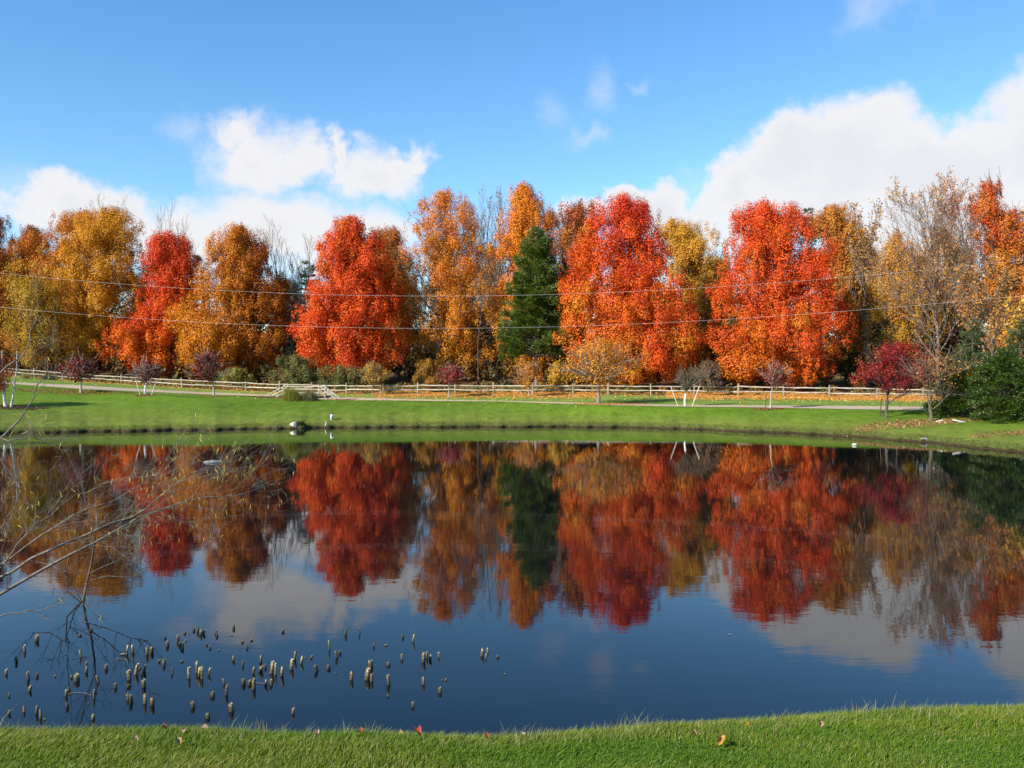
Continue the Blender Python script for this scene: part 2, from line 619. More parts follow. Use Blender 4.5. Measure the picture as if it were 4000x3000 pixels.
xs = np.concatenate([np.linspace(-60, -8, 27), np.arange(-7.8, 7.8, .12), np.linspace(8, 60, 27)])
dd = np.concatenate([np.linspace(-60, -5, 12), np.arange(-4.6, 3.4, .12), [5, 10]])
XX, DD = np.meshgrid(xs, dd)
YY = crest(XX) + DD
mb = MB()
nr2, nc2 = XX.shape
i = np.arange(nr2 - 1)[:, None] * nc2
j = np.arange(nc2 - 1)[None]
mb.add(np.stack([XX, YY, bz(XX, YY)], -1).reshape(-1, 3), np.stack([i + j, i + j + 1, i + nc2 + j + 1, i + nc2 + j], -1).reshape(-1, 4), (.085, .15, .022))
tag(mb.build('bank', LAWN, smoothf=True), kind='structure')

# near grass blades
rng = np.random.default_rng(11)


def blades(mb, base, h, w, lean, col, rng):
    """two-segment grass blades; lean (N,3) tip offset as a share of the height"""
    n = len(base)
    a = rng.uniform(0, np.pi, n)
    s = np.stack([np.cos(a), np.sin(a), np.zeros(n)], 1) * w[:, None] * .5
    up = np.stack([np.zeros(n), np.zeros(n), h], 1)
    mid = base + up * .55 + lean * h[:, None] * .3
    tip = base + up * .95 + lean * h[:, None]
    V = np.stack([base - s, base + s, mid + s * .8, mid - s * .8, tip], 1).reshape(-1, 3)
    k = np.arange(n)[:, None] * 5
    m0 = len(mb.v)
    mb.add(V, k + np.array([[0, 1, 2, 3]]), col)
    # the tips share the vertices just added
    mb.loops.append((k + np.array([[3, 2, 4]]) + mb.n - len(V)).ravel())
    mb.sizes.append(np.full(n, 3))
    mb.cols.append(np.broadcast_to(np.asarray(col), (n, 3)))


N = 640000
X = rng.uniform(-6.6, 6.8, N)
D = rng.uniform(-1.5, .75, N)
Y = crest(X) + D
wav = np.sin(X * .9 + Y * 4 + .6 * np.sin(X * 2.1)) + .6 * np.sin(X * 2.7 - Y * 7.0) + .5 * np.sin(X * 6 + Y * 11)
edge = np.clip((D + .35) / .35, 0, 1)
h = (.018 + .015 * rng.random(N)) * (1 + .16 * wav + .16 * np.sin(X * 7 + 3 * np.sin(Y * 5)) * np.sin(Y * 9 - X * 2)) + edge * .034 * rng.random(N) ** 2
w = rng.uniform(.0022, .0042, N)
ang = rng.uniform(0, 2 * np.pi, N)
lean = np.stack([np.cos(ang) * .45 + .38 + .2 * np.sin(X * 3 + Y * 5), np.sin(ang) * .45 + .05, np.zeros(N)], 1)
g1, g2, g3 = np.array([.08, .175, .009]), np.array([.20, .255, .022]), np.array([.36, .31, .10])
patchy = np.sin(X * 1.3 + 2.0 * np.sin(Y * 6 + X * .7)) * .5 + np.sin(X * .45 + Y * 9) * .5
f = np.clip(.45 + .2 * wav + .22 * patchy + rng.normal(0, .25, N), 0, 1)[:, None]
c = g1 * (1 - f) + g2 * f
st = (rng.random(N) < np.clip(.12 + .08 * wav + .12 * patchy, .01, .5))[:, None]
c = np.where(st, g3, c) * rng.uniform(.75, 1.2, (N, 1))
mb = MB()
blades(mb, np.stack([X, Y, bz(X, Y) - .004], 1), h, w, lean, c, rng)
# taller wispy stems along the crest
N = 6000
X = rng.uniform(-6.6, 6.8, N)
D = rng.uniform(-.25, .55, N)
Y = crest(X) + D
patch = np.clip(.5 + .5 * np.sin(X * 4.2) + .4 * np.sin(X * 9.3 + 2), .1, 1.6)
h = .05 + .085 * rng.random(N) ** 2 * patch
lean = np.stack([rng.normal(.15, .3, N), rng.normal(0, .2, N), np.zeros(N)], 1)
f = rng.random((N, 1))
c = np.array([.16, .2, .06]) * (1 - f) + np.array([.36, .33, .18]) * f
blades(mb, np.stack([X, Y, bz(X, Y) - .004], 1), h, np.full(N, .0028), lean, c, rng)
tag(mb.build('grass', GRASS), 'short mown green grass on the near bank with wispy stems at its edge', 'grass', kind='stuff')

# rough grass overhanging the far bank
rng = np.random.default_rng(12)
N = 26000
px = rng.uniform(-250, 4350, N)
off = rng.uniform(-.05, .9, N) ** 1.3 * 1.0
off = np.where(np.isnan(off), 0, off)
e = np.interp(px, CP, C_EDGE) + shore_jit(px)
Y = e + .05 + off
X = (px - 2000) / FPX * Y
h = rng.uniform(.06, .19, N) * (1 - .4 * off)
lean = np.stack([rng.normal(.1, .4, N), rng.normal(-.35, .35, N), np.zeros(N)], 1)
f = rng.random((N, 1))
c = np.array([.09, .15, .025]) * (1 - f) + np.array([.26, .24, .08]) * f
mb = MB()
blades(mb, np.stack([X, Y, gz(X, Y) - .02], 1), h, rng.uniform(.01, .025, N), lean, c, rng)
tag(mb.build('bank_grass', GRASS), 'rough yellowish grass hanging over the dark far edge of the pond', 'grass', kind='stuff')

# ---------------------------------------------------------------- trees
RED, SCAR, ORA, GOLD, YEL = (.74, .082, .013), (.80, .155, .012), (.82, .26, .016), (.66, .30, .03), (.72, .42, .04)
OLIVE, RUST, BURG, BROWN, DKRED = (.30, .25, .04), (.42, .13, .025), (.19, .02, .035), (.20, .10, .04), (.30, .035, .02)


def palcol(stops, t):
    stops = np.asarray(stops)
    xs_ = np.linspace(0, 1, len(stops))
    return np.stack([np.interp(t, xs_, stops[:, k]) for k in range(3)], 1) * .88


def crown_leaves(mb, zs, xl, xr, Yc, rc, ncl, nl, lsize, pal, tf, rng, depth=.85, shell=.5, asp=.85, maxd=7.0, lobes=.05, spires=0):
    """leaf clumps filling an envelope. tf = (a, by height, by side, clump noise, leaf noise)"""
    zz = np.linspace(zs.min(), zs.max(), 200)
    o = np.argsort(zs)
    L_, R_ = np.interp(zz, zs[o], xl[o]), np.interp(zz, zs[o], xr[o])
    wgt = np.maximum(R_ - L_, .4) ** 1.15
    cdf = np.cumsum(wgt) / wgt.sum()
    z = np.interp(rng.random(ncl), cdf, zz)
    l, r = np.interp(z, zz, L_), np.interp(z, zz, R_)
    cx, hw = (l + r) / 2, (r - l) / 2
    th = rng.uniform(0, 2 * np.pi, ncl)
    th = np.where((np.sin(th) > .25) & (rng.random(ncl) < .45), -th, th)    # the sunny pond side carries more leaf
    rho = shell + (1 - shell) * rng.random(ncl) ** .6
    inner = rng.random(ncl) < .32
    rho = np.where(inner, rng.random(ncl) * .7, rho)
    R = rc * (.5 + 1.0 * rng.random(ncl) ** 1.3)
    core = rng.random(ncl) < .22                    # big inner masses that close the crown
    sprig = (rng.random(ncl) < .32) & ~core                   # small upright shoots that break the outline
    R = np.where(sprig, rc * rng.uniform(.26, .5, ncl), R)
    rho = np.where(sprig, rng.uniform(.88, 1.06, ncl), rho)
    R = np.where(core, rc * rng.uniform(1.2, 1.7, ncl), R)
    R = np.minimum(R, .42 * hw + .25 * rc)
    rho = np.where(core, rng.random(ncl) ** .7 * .52, rho)
    sv = np.where(sprig, 2.3, 1.12)
    nb = max(6, int(ncl / 10))
    th[:nb] = np.arange(nb) * 2.39996 + rng.normal(0, .35, nb)      # boughs spread evenly round the trunk
    z[:nb] = np.interp((np.arange(nb) + rng.random(nb)) / nb, cdf, zz)
    bi = rng.integers(0, nb, ncl)                  # clumps gather round boughs, with gaps between them
    att = (rng.random(ncl) < .76) & ~sprig & ~core
    bz_, bth, brho = z[:nb][bi], th[:nb][bi], np.maximum(rho[:nb], .55)[bi]
    z = np.where(att, bz_ + rng.normal(0, rc * .60, ncl), z)
    zt = zs.max() - .95 * R * sv
    z = np.where(z > zt, zt - np.abs(z - zt) * .6 - rng.random(ncl) ** 2 * rc * 1.2 * (~sprig), z)
    z = np.maximum(z, zs.min() + .2 * R)
    l, r = np.interp(z, zz, L_), np.interp(z, zz, R_)
    cx, hw = (l + r) / 2, (r - l) / 2
    dth = rng.normal(0, 1, ncl) * rc * .56 / np.maximum(hw, .6)
    th = np.where(att, bth + np.clip(dth, -1, 1), th)
    rho = np.where(att, np.clip(brho + rng.normal(0, .12, ncl), .1, 1.06), rho)
    ph = rng.uniform(0, 6.28, 4)
    lob = 1 + lobes * (np.sin(2 * th + z * 1.25 / rc + ph[0]) + np.sin(3 * th - z * .8 / rc + ph[1]) + .8 * np.sin(5 * th + z * 2.1 / rc + ph[2]))
    R = np.minimum(R, .42 * hw + .25 * rc)
    up_, dn_ = np.clip(z + .85 * R, zz[0], zz[-1]), np.clip(z - .0 * R, zz[0], zz[-1])
    ml = np.maximum(np.maximum(np.interp(up_, zz, L_), np.interp(dn_, zz, L_)), l)
    mr = np.minimum(np.minimum(np.interp(up_, zz, R_), np.interp(dn_, zz, R_)), r)
    cx, hw = (ml + mr) / 2, np.maximum((mr - ml) / 2, .1)
    hx = np.maximum(hw - R * .42, .05) * lob
    hd = np.minimum(np.maximum(hw * depth, .3), maxd)
    hd = np.maximum(hd - R * .45, .05) * lob
    C = np.stack([cx + rho * hx * np.cos(th), Yc + rho * hd * np.sin(th), z], 1)
    # pointed leading shoots: one at the very top, more on the shoulders
    zt_, zb_ = zs.max(), zs.min()
    xs_t = np.interp(zt_, zz, (L_ + R_) / 2)
    lead = [(xs_t, Yc, zt_ - .15 * rc, .62)]
    for q in range(spires):
        f = rng.uniform(.30, .84)
        zq = zb_ + (zt_ - zb_) * f
        hwq, cxq = np.interp(zq, zz, (R_ - L_) / 2), np.interp(zq, zz, (L_ + R_) / 2)
        a = rng.uniform(0, 2 * np.pi)
        lead.append((cxq + hwq * .68 * math.cos(a), Yc + min(hwq * depth, maxd) * .74 * math.sin(a) - .1, zq + rng.uniform(.2, .9) * rc, rng.uniform(.4, .68)))
    eC, eR, eb = [], [], []
    for q, (x_, y_, z_, r_) in enumerate(lead):
        b_ = rng.integers(0, nb)
        for m, k_ in enumerate((.30, .52, .80, 1.0)):
            eC.append((x_ + rng.normal(0, .10) * rc, y_ + rng.normal(0, .10) * rc, z_ - (.15 + .52 * m) * rc * r_ * 1.5))
            eR.append(rc * r_ * k_)
            eb.append(b_)
    C = np.concatenate([C, np.array(eC)])
    R = np.concatenate([R, np.array(eR)])
    bi = np.concatenate([bi, np.array(eb)])
    att = np.concatenate([att, np.ones(len(eR), bool)])
    sv = np.concatenate([sv, np.full(len(eR), 1.35)])
    sprig = np.concatenate([sprig, np.ones(len(eR), bool)])
    core = np.concatenate([core, np.zeros(len(eR), bool)])
    cx = np.concatenate([cx, np.full(len(eR), xs_t)])
    ncl = len(C)
    cnt = np.maximum(4 if nl > 5 else 1, (nl * (R / rc) ** 2 * np.where(sprig, 1.6, np.where(core, .75, 1))).astype(int))
    idx = np.repeat(np.arange(ncl), cnt)
    n = len(idx)
    d = unit(rng.normal(size=(n, 3)))
    rad = R[idx] * rng.random(n) ** .36
    P = C[idx] + d * rad[:, None] * np.stack([np.full(n, .95), np.full(n, .95), sv[idx]], 1)
    P[:, 2] -= .12 * R[idx] * (d[:, 0] ** 2 + d[:, 1] ** 2)
    out = np.stack([P[:, 0] - cx[idx], P[:, 1] - Yc, np.full(n, .0)], 1)
    nrm = unit(unit(out) * .3 + d * 1.0 + np.array([0, 0, .4]) + rng.normal(size=(n, 3)) * .27)
    zf = (P[:, 2] - zs.min()) / (np.ptp(zs) + 1e-6)
    side = (P[:, 0] - np.interp(P[:, 2], zz, (L_ + R_) / 2)) / (np.interp(P[:, 2], zz, (R_ - L_) / 2) + .3)
    bt = rng.normal(0, tf[3] * 1.45, nb)[bi]
    t = tf[0] + tf[1] * zf + tf[2] * side + (np.where(att, bt, 0) + rng.normal(0, tf[3] * .7, ncl))[idx] + rng.normal(0, tf[4], n)
    col = palcol(pal, np.clip(t, 0, 1)) * rng.uniform(.86, 1.14, (n, 1))
    kites(mb, P, nrm, lsize * rng.uniform(.6, 1.35, n), asp, np.minimum(col, .9), rng)
    return C


def curve3(p, q, sag, rng, k=6, wob=.04):
    t = np.linspace(0, 1, k)[:, None]
    L = np.linalg.norm(q - p)
    m = (p + q) / 2 + np.array([0, 0, sag * L])
    P = (1 - t) ** 2 * p + 2 * t * (1 - t) * m + t ** 2 * q
    w = rng.normal(0, wob * L, (k, 3))
    w[0] = 0
    w[-1] = 0
    return P + w * .5


def leafy(name, label, sil, Y, pal, tf, base=None, rc=1.0, ncl=420, nl=75, ls=.30, limbs=45, trunk_r=None, bark=None, seed=0,
          group='autumn trees behind the rail fence', cat='tree', depth=.85, shell=.62, trunk_top=.82, tline=None, maxd=7.0, twig=.0):
    rng = np.random.default_rng(seed + 100)
    sil = np.asarray(sil, float)
    zs = EYE - (sil[:, 0] * S - HOR) / FPX * Y
    xl = (sil[:, 1] * S - 2000) / FPX * Y
    xr = (sil[:, 2] * S - 2000) / FPX * Y
    grow_w = (xr - xl) * (.055 if rc > .6 else .02)
    xl, xr = xl - grow_w, xr + grow_w
    if base is None:
        bx = float((xl[-1] + xr[-1]) / 2)
    else:
        bx = (base * S - 2000) / FPX * Y
    b = np.array([bx, Y, gz(bx, Y)])
    H = zs.max() - b[2]
    root = thing(name, label, cat, tuple(b), group)
    mb = MB()
    big = rc > .6
    if big and twig < 1:
        ncl = int(ncl * 1.5)
    C = crown_leaves(mb, zs, xl, xr, Y, rc, ncl, int(nl * (3.6 if big else 1.7)), ls * (.50 if big else .74), pal, tf, rng, depth, shell, maxd=maxd, lobes=.05 if big else .15, spires=26 if big else 5)
    mb.build('crown', LEAF, root)
    mb = MB()
    tr = trunk_r or .016 * H + .04
    top = np.array([float((xl[np.argmax(zs)] + xr[np.argmax(zs)]) / 2), Y, b[2] + H * trunk_top])
    k = 9
    tt = np.linspace(0, 1, k)
    T = b + (top - b) * tt[:, None]
    cxs = np.interp(T[:, 2], np.sort(zs), ((xl + xr) / 2)[np.argsort(zs)])
    T[:, 0] = T[:, 0] * (1 - .5 * tt) + cxs * .5 * tt
    T[1:-1, :2] += rng.normal(0, .012 * H, (k - 2, 2))
    T[0, 2] -= .15
    mb.tube(T, np.interp(tt, [0, .06, .5, 1], [tr * 1.35, tr, tr * .6, .035]), 8)
    order = rng.permutation(len(C))[:limbs]
    for q in C[order]:
        f = np.clip((q[2] - b[2]) / H * rng.uniform(.45, .85) - .03, .1, .95)
        f = f / max(trunk_top, .3)
        f = min(f, .97)
        p = np.array([np.interp(f, tt, T[:, a]) for a in range(3)])
        r0 = np.interp(f, [0, 1], [tr * .45, .03])
        mb.tube(curve3(p, q, rng.uniform(-.12, .02), rng), np.linspace(r0, .018, 6), 5, cap=False)
    if twig:
        for q in C[rng.permutation(len(C))[:int(twig)]]:
            for _ in range(3):
                e_ = q + np.array([rng.normal(0, .8), rng.normal(0, .8), abs(rng.normal(0, 1.1))]) * rc
                s_ = q + np.array([(T[4, 0] - q[0]) * .25, (Y - q[1]) * .25, -rc * 1.4])
                mb.tube(curve3(s_, e_, 0, rng, 4, .05), np.linspace(.035, .012, 4), 4, cap=False)
    mb.build('trunk', bark or BARK, root, smoothf=True)
    return root


def grow(mb, p, d, L, r, lev, maxlev, rng, spec, out, rmin=.014):
    k = 6 if lev == 0 else 4
    pts = [p]
    cur = np.array(p)
    dd_ = np.array(d)
    for s_ in range(k):
        dd_ = unit(dd_ + rng.normal(0, spec['wob'], 3) + np.array([0, 0, spec['up'] * (.5 if lev == 0 else 1)]))
        cur = cur + dd_ * L / k
        pts.append(cur)
    pts = np.array(pts)
    mb.tube(pts, np.linspace(r, max(rmin, r * .3), k + 1), 7 if lev == 0 else (5 if lev == 1 else 3), cap=False)
    if lev >= maxlev - 1:
        out.append(pts[1:])
    if lev >= maxlev:
        return
    n = spec['n'][lev]
    for q in range(n):
        t = spec['start'][lev] + (1 - spec['start'][lev]) * (q + rng.random()) / n
        bp = np.array([np.interp(t * k, np.arange(k + 1), pts[:, a]) for a in range(3)])
        ax = unit(pts[min(k, int(t * k) + 1)] - pts[int(min(k - 1, t * k))])
        ph = q * 2.4 + rng.uniform(-.5, .5)
        sd_ = unit(np.cross(ax, np.array([math.cos(ph), math.sin(ph), .3])))
        a = spec['ang'][lev] * rng.uniform(.7, 1.25)
        nd = unit(ax * math.cos(a) + sd_ * math.sin(a))
        LL = L * spec['len'][lev] * rng.uniform(.7, 1.2) * (1 - .45 * (t - spec['start'][lev]) / (1 - spec['start'][lev] + 1e-6))
        rr = max(rmin, np.interp(t, [0, 1], [r, r * .3]) * .55)
        grow(mb, bp, nd, LL, rr, lev + 1, maxlev, rng, spec, out, rmin)


def bare(name, label, xd, top, Y, spec=None, stems=1, bark=None, leaf=None, nleaf=0, lsize=.2, seed=0, base_px=None, trunk_r=.16,
         group='autumn trees behind the rail fence', maxlev=3, lean=0.0, leafsel=None, rmin=.014, scale=.86):
    rng = np.random.default_rng(seed + 900)
    x = (xd * S - 2000) / FPX * Y
    b = np.array([x, Y, gz(x, Y)]) if base_px is None else base_px
    H = (EYE - (top * S - HOR) / FPX * Y) - b[2]
    root = thing(name, label, 'tree', tuple(b), group)
    sp = dict(wob=.06, up=.12, n=(14, 7, 4), start=(.28, .25, .2), ang=(.65, .55, .5), len=(.45, .5, .5))
    sp.update(spec or {})
    mb = MB()
    out = []
    for s_ in range(stems):
        d = unit(np.array([lean + (rng.normal(0, .13) if stems > 1 else rng.normal(0, .02)), rng.normal(0, .08), 1.0]))
        grow(mb, b + np.array([rng.normal(0, .2) if stems > 1 else 0, 0, -.1]), d, H * scale * (.95 if s_ == 0 else rng.uniform(.75, .95)), trunk_r, 0, maxlev, rng, sp, out, rmin)
    mb.build('trunk', bark or GREYBARK, root, smoothf=True)
    if nleaf and out:
        P = np.concatenate(out)
        if leafsel is not None:
            wz = leafsel((P - b) / H)
            wz = np.maximum(wz, 0)
            i = rng.choice(len(P), nleaf, p=wz / wz.sum())
        else:
            i = rng.integers(0, len(P), nleaf)
        Q = P[i] + rng.normal(0, .16, (nleaf, 3))
        mb = MB()
        t = np.clip(rng.random(nleaf) * .8 + .25 * (Q[:, 2] - b[2]) / H, 0, 1)
        kites(mb, Q, unit(rng.normal(size=(nleaf, 3)) + np.array([0, -.3, .5])), lsize * rng.uniform(.6, 1.3, nleaf), .8, palcol(leaf, t) * rng.uniform(.75, 1.2, (nleaf, 1)), rng)
        mb.build('crown', LEAF, root)
    return root


# --- the big maples, left to right
leafy('maple_tree', 'rust brown tree at the left edge of the picture, behind the olive gold tree', [(455, -22, 10), (480, -45, 20), (540, -70, 42), (620, -80, 60), (720, -70, 70), (790, -40, 60)], 126,
      [BROWN, RUST, DKRED], (.35, .25, 0, .2, .1), ncl=260, seed=1)
leafy('maple_tree', 'dark brown tree peeping up left of the golden tree', [(483, 55, 88), (500, 30, 105), (560, 20, 112), (640, 10, 100), (730, 10, 90), (780, 20, 80)], 131,
      [BROWN, RUST, BROWN], (.3, .3, 0, .25, .1), ncl=230, seed=2)
leafy('maple_tree', 'orange brown tree with a broad top directly left behind the golden tree', [(447, 150, 195), (470, 112, 230), (500, 85, 235), (530, 50, 235), (608, 22, 210), (700, 16, 190), (775, 40, 160)], 125,
      [(.38, .28, .03), (.62, .27, .02), (.56, .18, .02), (.6, .19, .02)], (.1, .7, 0, .15, .1), ncl=330, seed=3)
leafy('maple_tree', 'tall golden yellow and orange tree, largest at the left', [(440, 222, 242), (455, 185, 280), (490, 155, 304), (540, 145, 312), (600, 118, 318), (650, 104, 312), (700, 98, 302), (745, 104, 296), (788, 115, 285)], 118,
      [(.50, .19, .018), (.66, .28, .02), (.68, .34, .022), (.46, .28, .03)], (.42, -.1, -.08, .18, .12), rc=1.05, ncl=480, nl=70, seed=4, limbs=80)
leafy('ash_tree', 'olive gold thin tree standing at the left end of the fence', [(590, 60, 95), (615, 38, 130), (660, 20, 142), (710, 16, 135), (750, 25, 125), (782, 42, 105)], 112,
      [(.36, .22, .022), (.50, .27, .022), (.42, .28, .028)], (.5, 0, .1, .25, .15), rc=.9, ncl=230, nl=42, ls=.26, seed=5, limbs=60, bark=BARK, twig=14)
leafy('maple_tree', 'scarlet maple with a narrow top and wide skirt, between golden and brown trees', [(495, 345, 385), (515, 322, 408), (550, 310, 422), (600, 314, 430), (640, 308, 424), (670, 288, 418), (700, 248, 414), (730, 226, 408), (760, 226, 404), (785, 242, 396), (802, 300, 370)], 116,
      [ORA, SCAR, RED, (.60, .04, .016)], (.28, .62, -.06, .12, .1), base=345, ncl=430, seed=6)
leafy('maple_tree', 'orange brown maple, rust and painted shade on its right side, left of bare trunks', [(475, 510, 535), (495, 475, 562), (530, 450, 585), (570, 446, 598), (620, 420, 608), (660, 392, 612), (700, 387, 614), (740, 390, 612), (775, 402, 600), (800, 430, 575)], 110,
      [(.68, .25, .014), (.50, .15, .013), (.36, .09, .015), (.19, .04, .02)], (.2, .1, .34, .14, .1), base=528, ncl=470, seed=7)  # side term darkens leaf colour rightwards, painting in the side away from sun
leafy('maple_tree', 'bright red maple with a pointed top, standing over the viburnum shrubs', [(460, 745, 768), (478, 715, 795), (510, 697, 822), (560, 690, 842), (600, 680, 848), (650, 665, 858), (700, 646, 864), (740, 643, 862), (772, 650, 856), (799, 680, 838)], 103,
      [ORA, SCAR, RED, (.66, .06, .014), (.74, .17, .014)], (.42, .22, .05, .16, .12), base=760, ncl=480, seed=8)
leafy('maple_tree', 'rust orange tree showing right behind the bright red pointed maple', [(484, 838, 860), (500, 805, 868), (560, 795, 872), (620, 815, 880), (700, 830, 890), (780, 835, 880)], 113,
      [RUST, (.56, .2, .03), BROWN], (.4, 0, 0, .2, .1), ncl=240, nl=60, seed=9)
leafy('maple_tree', 'tall orange tree with thin foliage and visible branches, left of the pine', [(400, 952, 985), (418, 918, 1004), (450, 888, 1020), (500, 876, 1034), (560, 872, 1058), (620, 872, 1072), (680, 876, 1082), (730, 882, 1082), (770, 892, 1070), (802, 910, 1050)], 108,
      [(.76, .34, .022), (.74, .26, .02), (.66, .17, .02)], (.3, .45, -.1, .18, .14), rc=.9, ncl=680, nl=52, ls=.27, seed=10, limbs=130, bark=GREYBARK, twig=110)
leafy('maple_tree', 'brilliant orange maple rising behind the dark green pine', [(387, 1122, 1140), (405, 1100, 1160), (440, 1082, 1188), (490, 1069, 1208), (540, 1064, 1218), (600, 1080, 1228), (680, 1085, 1235), (760, 1080, 1235), (800, 1100, 1210)], 107,
      [(.72, .34, .02), (.74, .24, .018), (.66, .17, .02)], (.3, .35, 0, .16, .1), ncl=430, seed=11)
leafy('maple_tree', 'brick red thin topped tree between orange maple and biggest red maple', [(425, 1240, 1268), (445, 1198, 1300), (500, 1198, 1300), (560, 1202, 1300), (640, 1205, 1290), (740, 1200, 1290)], 100,
      [(.60, .24, .025), RUST, (.40, .07, .035)], (.1, .75, 0, .15, .12), rc=.85, ncl=230, nl=50, seed=12, limbs=80, twig=60)
leafy('maple_tree', 'biggest red maple, crimson above and orange below, behind the orange ornamental', [(413, 1342, 1368), (428, 1295, 1398), (460, 1272, 1416), (510, 1256, 1424), (560, 1238, 1448), (610, 1224, 1472), (660, 1220, 1488), (700, 1224, 1498), (740, 1234, 1504), (775, 1250, 1496), (806, 1290, 1460), (822, 1330, 1430)], 90,
      [(.76, .26, .018), (.72, .12, .016), RED, (.64, .045, .022)], (.12, .82, .2, .15, .11), rc=.95, ncl=560, nl=75, ls=.27, seed=13)
leafy('birch_tree', 'golden yellow tree between the two largest red maples', [(468, 1440, 1472), (485, 1420, 1530), (530, 1415, 1560), (590, 1425, 1574), (650, 1440, 1572), (720, 1450, 1566), (785, 1465, 1555)], 102,
      [(.45, .24, .03), GOLD, (.68, .38, .035)], (.5, .1, 0, .2, .14), rc=.85, ncl=380, nl=60, ls=.26, seed=14, limbs=60)
leafy('maple_tree', 'wide red maple with orange lower boughs, right of the golden tree', [(428, 1636, 1676), (442, 1595, 1725), (480, 1577, 1752), (530, 1576, 1782), (580, 1561, 1798), (640, 1541, 1810), (690, 1533, 1818), (735, 1538, 1814), (772, 1547, 1804), (803, 1568, 1780), (820, 1610, 1745)], 88,
      [(.74, .23, .018), (.72, .11, .016), RED, (.72, .09, .016)], (.22, .62, .1, .15, .11), rc=.95, ncl=560, nl=75, ls=.27, seed=15)
leafy('maple_tree', 'orange brown tree rising right behind the wide red maple', [(438, 1785, 1815), (455, 1756, 1848), (500, 1752, 1872), (570, 1785, 1885), (650, 1800, 1880), (740, 1800, 1870), (790, 1810, 1860)], 99,
      [(.62, .32, .03), (.56, .2, .03), (.4, .14, .03)], (.35, .2, 0, .2, .12), rc=.9, ncl=280, nl=60, seed=16, limbs=70)
bare('ash_tree', 'thin grey branched tree with sparse gold leaves right of wide red maple', 1872, 458, 95, dict(n=(16, 8, 4), ang=(.5, .5, .5)), leaf=[(.55, .27, .04), (.4, .2, .06)], nleaf=2800, lsize=.22, seed=17, trunk_r=.15)
leafy('maple_tree', 'yellow leaved tree with orange tip, left of the tall bare grey tree', [(492, 1930, 1945), (530, 1906, 1970), (590, 1892, 2025), (650, 1886, 2040), (700, 1882, 2030), (740, 1886, 1985), (772, 1900, 1960)], 93,
      [(.70, .40, .035), (.66, .33, .03), (.60, .17, .025)], (.08, .75, 0, .16, .14), rc=.8, ncl=520, nl=46, ls=.24, seed=18, limbs=90, bark=GREYBARK, twig=70)
bare('maple_tree', 'tallest grey tree nearly bare, pinkish leaves at its top, right side', 2025, 375, 88, dict(n=(34, 13, 6), start=(.18, .2, .2), ang=(.72, .55, .5), len=(.50, .5, .5), up=.09), leaf=[(.62, .32, .03), (.6, .3, .04), (.48, .12, .09)], nleaf=4200, lsize=.17, seed=19, scale=.80, trunk_r=.18, rmin=.013, bark=MAUVEBARK,
     leafsel=lambda q: np.where(q[:, 2] > .85, 2.2, np.where((q[:, 2] < .72) & (q[:, 0] < .05), 1.0, .25)))
bare('maple_tree', 'grey bare tree rising beside the tallest one, thin pink leaves at its crown', 2082, 365, 90, dict(n=(30, 12, 6), start=(.22, .2, .2), ang=(.6, .5, .45), len=(.42, .5, .5), up=.12), leaf=[(.5, .2, .06), (.5, .16, .08), (.52, .12, .08)], nleaf=3600, lsize=.17, seed=20, scale=.80, trunk_r=.15, rmin=.013, bark=MAUVEBARK,
     leafsel=lambda q: np.where(q[:, 2] > .8, 2.0, .5))
leafy('maple_tree', 'orange red tree with a tall narrow tip at the right edge', [(380, 2127, 2145), (398, 2110, 2160), (440, 2106, 2172), (465, 2108, 2215), (500, 2110, 2255), (560, 2116, 2275), (620, 2130, 2275), (660, 2155, 2270), (730, 2160, 2270), (790, 2170, 2250)], 85,
      [(.64, .27, .03), (.62, .17, .022), (.56, .06, .03)], (.15, .6, 0, .18, .12), base=2205, rc=.8, ncl=440, nl=66, ls=.25, seed=21, limbs=90, twig=60)
bare('maple_tree', 'brown twiggy tree with few orange leaves above the right evergreens', 2140, 560, 74, dict(n=(18, 9, 5), ang=(.85, .6, .5), len=(.5, .5, .5)), leaf=[(.5, .25, .04), (.4, .16, .05)], nleaf=4200, lsize=.2, seed=22, trunk_r=.13, bark=GREYBARK)
bare('maple_tree', 'dark trunked tree with scattered yellow leaves at the right edge of picture', 2196, 620, 62, dict(n=(12, 7, 4), ang=(.8, .6, .5), len=(.5, .5, .5)), leaf=[(.66, .34, .03), (.5, .3, .05)], nleaf=2600, lsize=.2, seed=23, trunk_r=.16, bark=BARK)

# --- second row of trees filling the gaps
BG = 'trees of the wood behind the front row'
leafy('maple_tree', 'dim grey brown tree deep behind the pale bare tree, left of the pointed maple', [(600, 612, 640), (630, 590, 665), (690, 585, 670), (780, 590, 670)], 130, [(.12, .09, .04), (.22, .13, .05)], (.4, 0, 0, .25, .1), rc=1.1, ncl=150, nl=50, seed=61, group=BG, limbs=40)
leafy('maple_tree', 'dark rust tree deep in the gap left of the thin tall orange tree', [(535, 850, 890), (580, 828, 915), (680, 815, 930), (800, 820, 925)], 128, [(.18, .09, .03), (.36, .14, .03)], (.4, 0, 0, .25, .1), rc=1.1, ncl=170, nl=50, seed=62, group=BG, limbs=30)
leafy('maple_tree', 'dull orange tree deep behind the bare grey trunks, left of the pine', [(520, 1045, 1075), (560, 1030, 1095), (650, 1020, 1105), (790, 1030, 1100)], 130, [(.40, .2, .04), (.48, .2, .03), (.26, .13, .04)], (.4, 0, 0, .25, .1), rc=1.1, ncl=210, nl=50, seed=63, group=BG, limbs=40)
leafy('maple_tree', 'olive gold tree deep in the gap left of the wide red maple', [(545, 1545, 1570), (590, 1525, 1590), (680, 1520, 1600), (790, 1530, 1590)], 124, [(.3, .22, .04), (.46, .3, .04)], (.4, 0, 0, .25, .1), rc=1.1, ncl=180, nl=50, seed=64, group=BG, limbs=30)
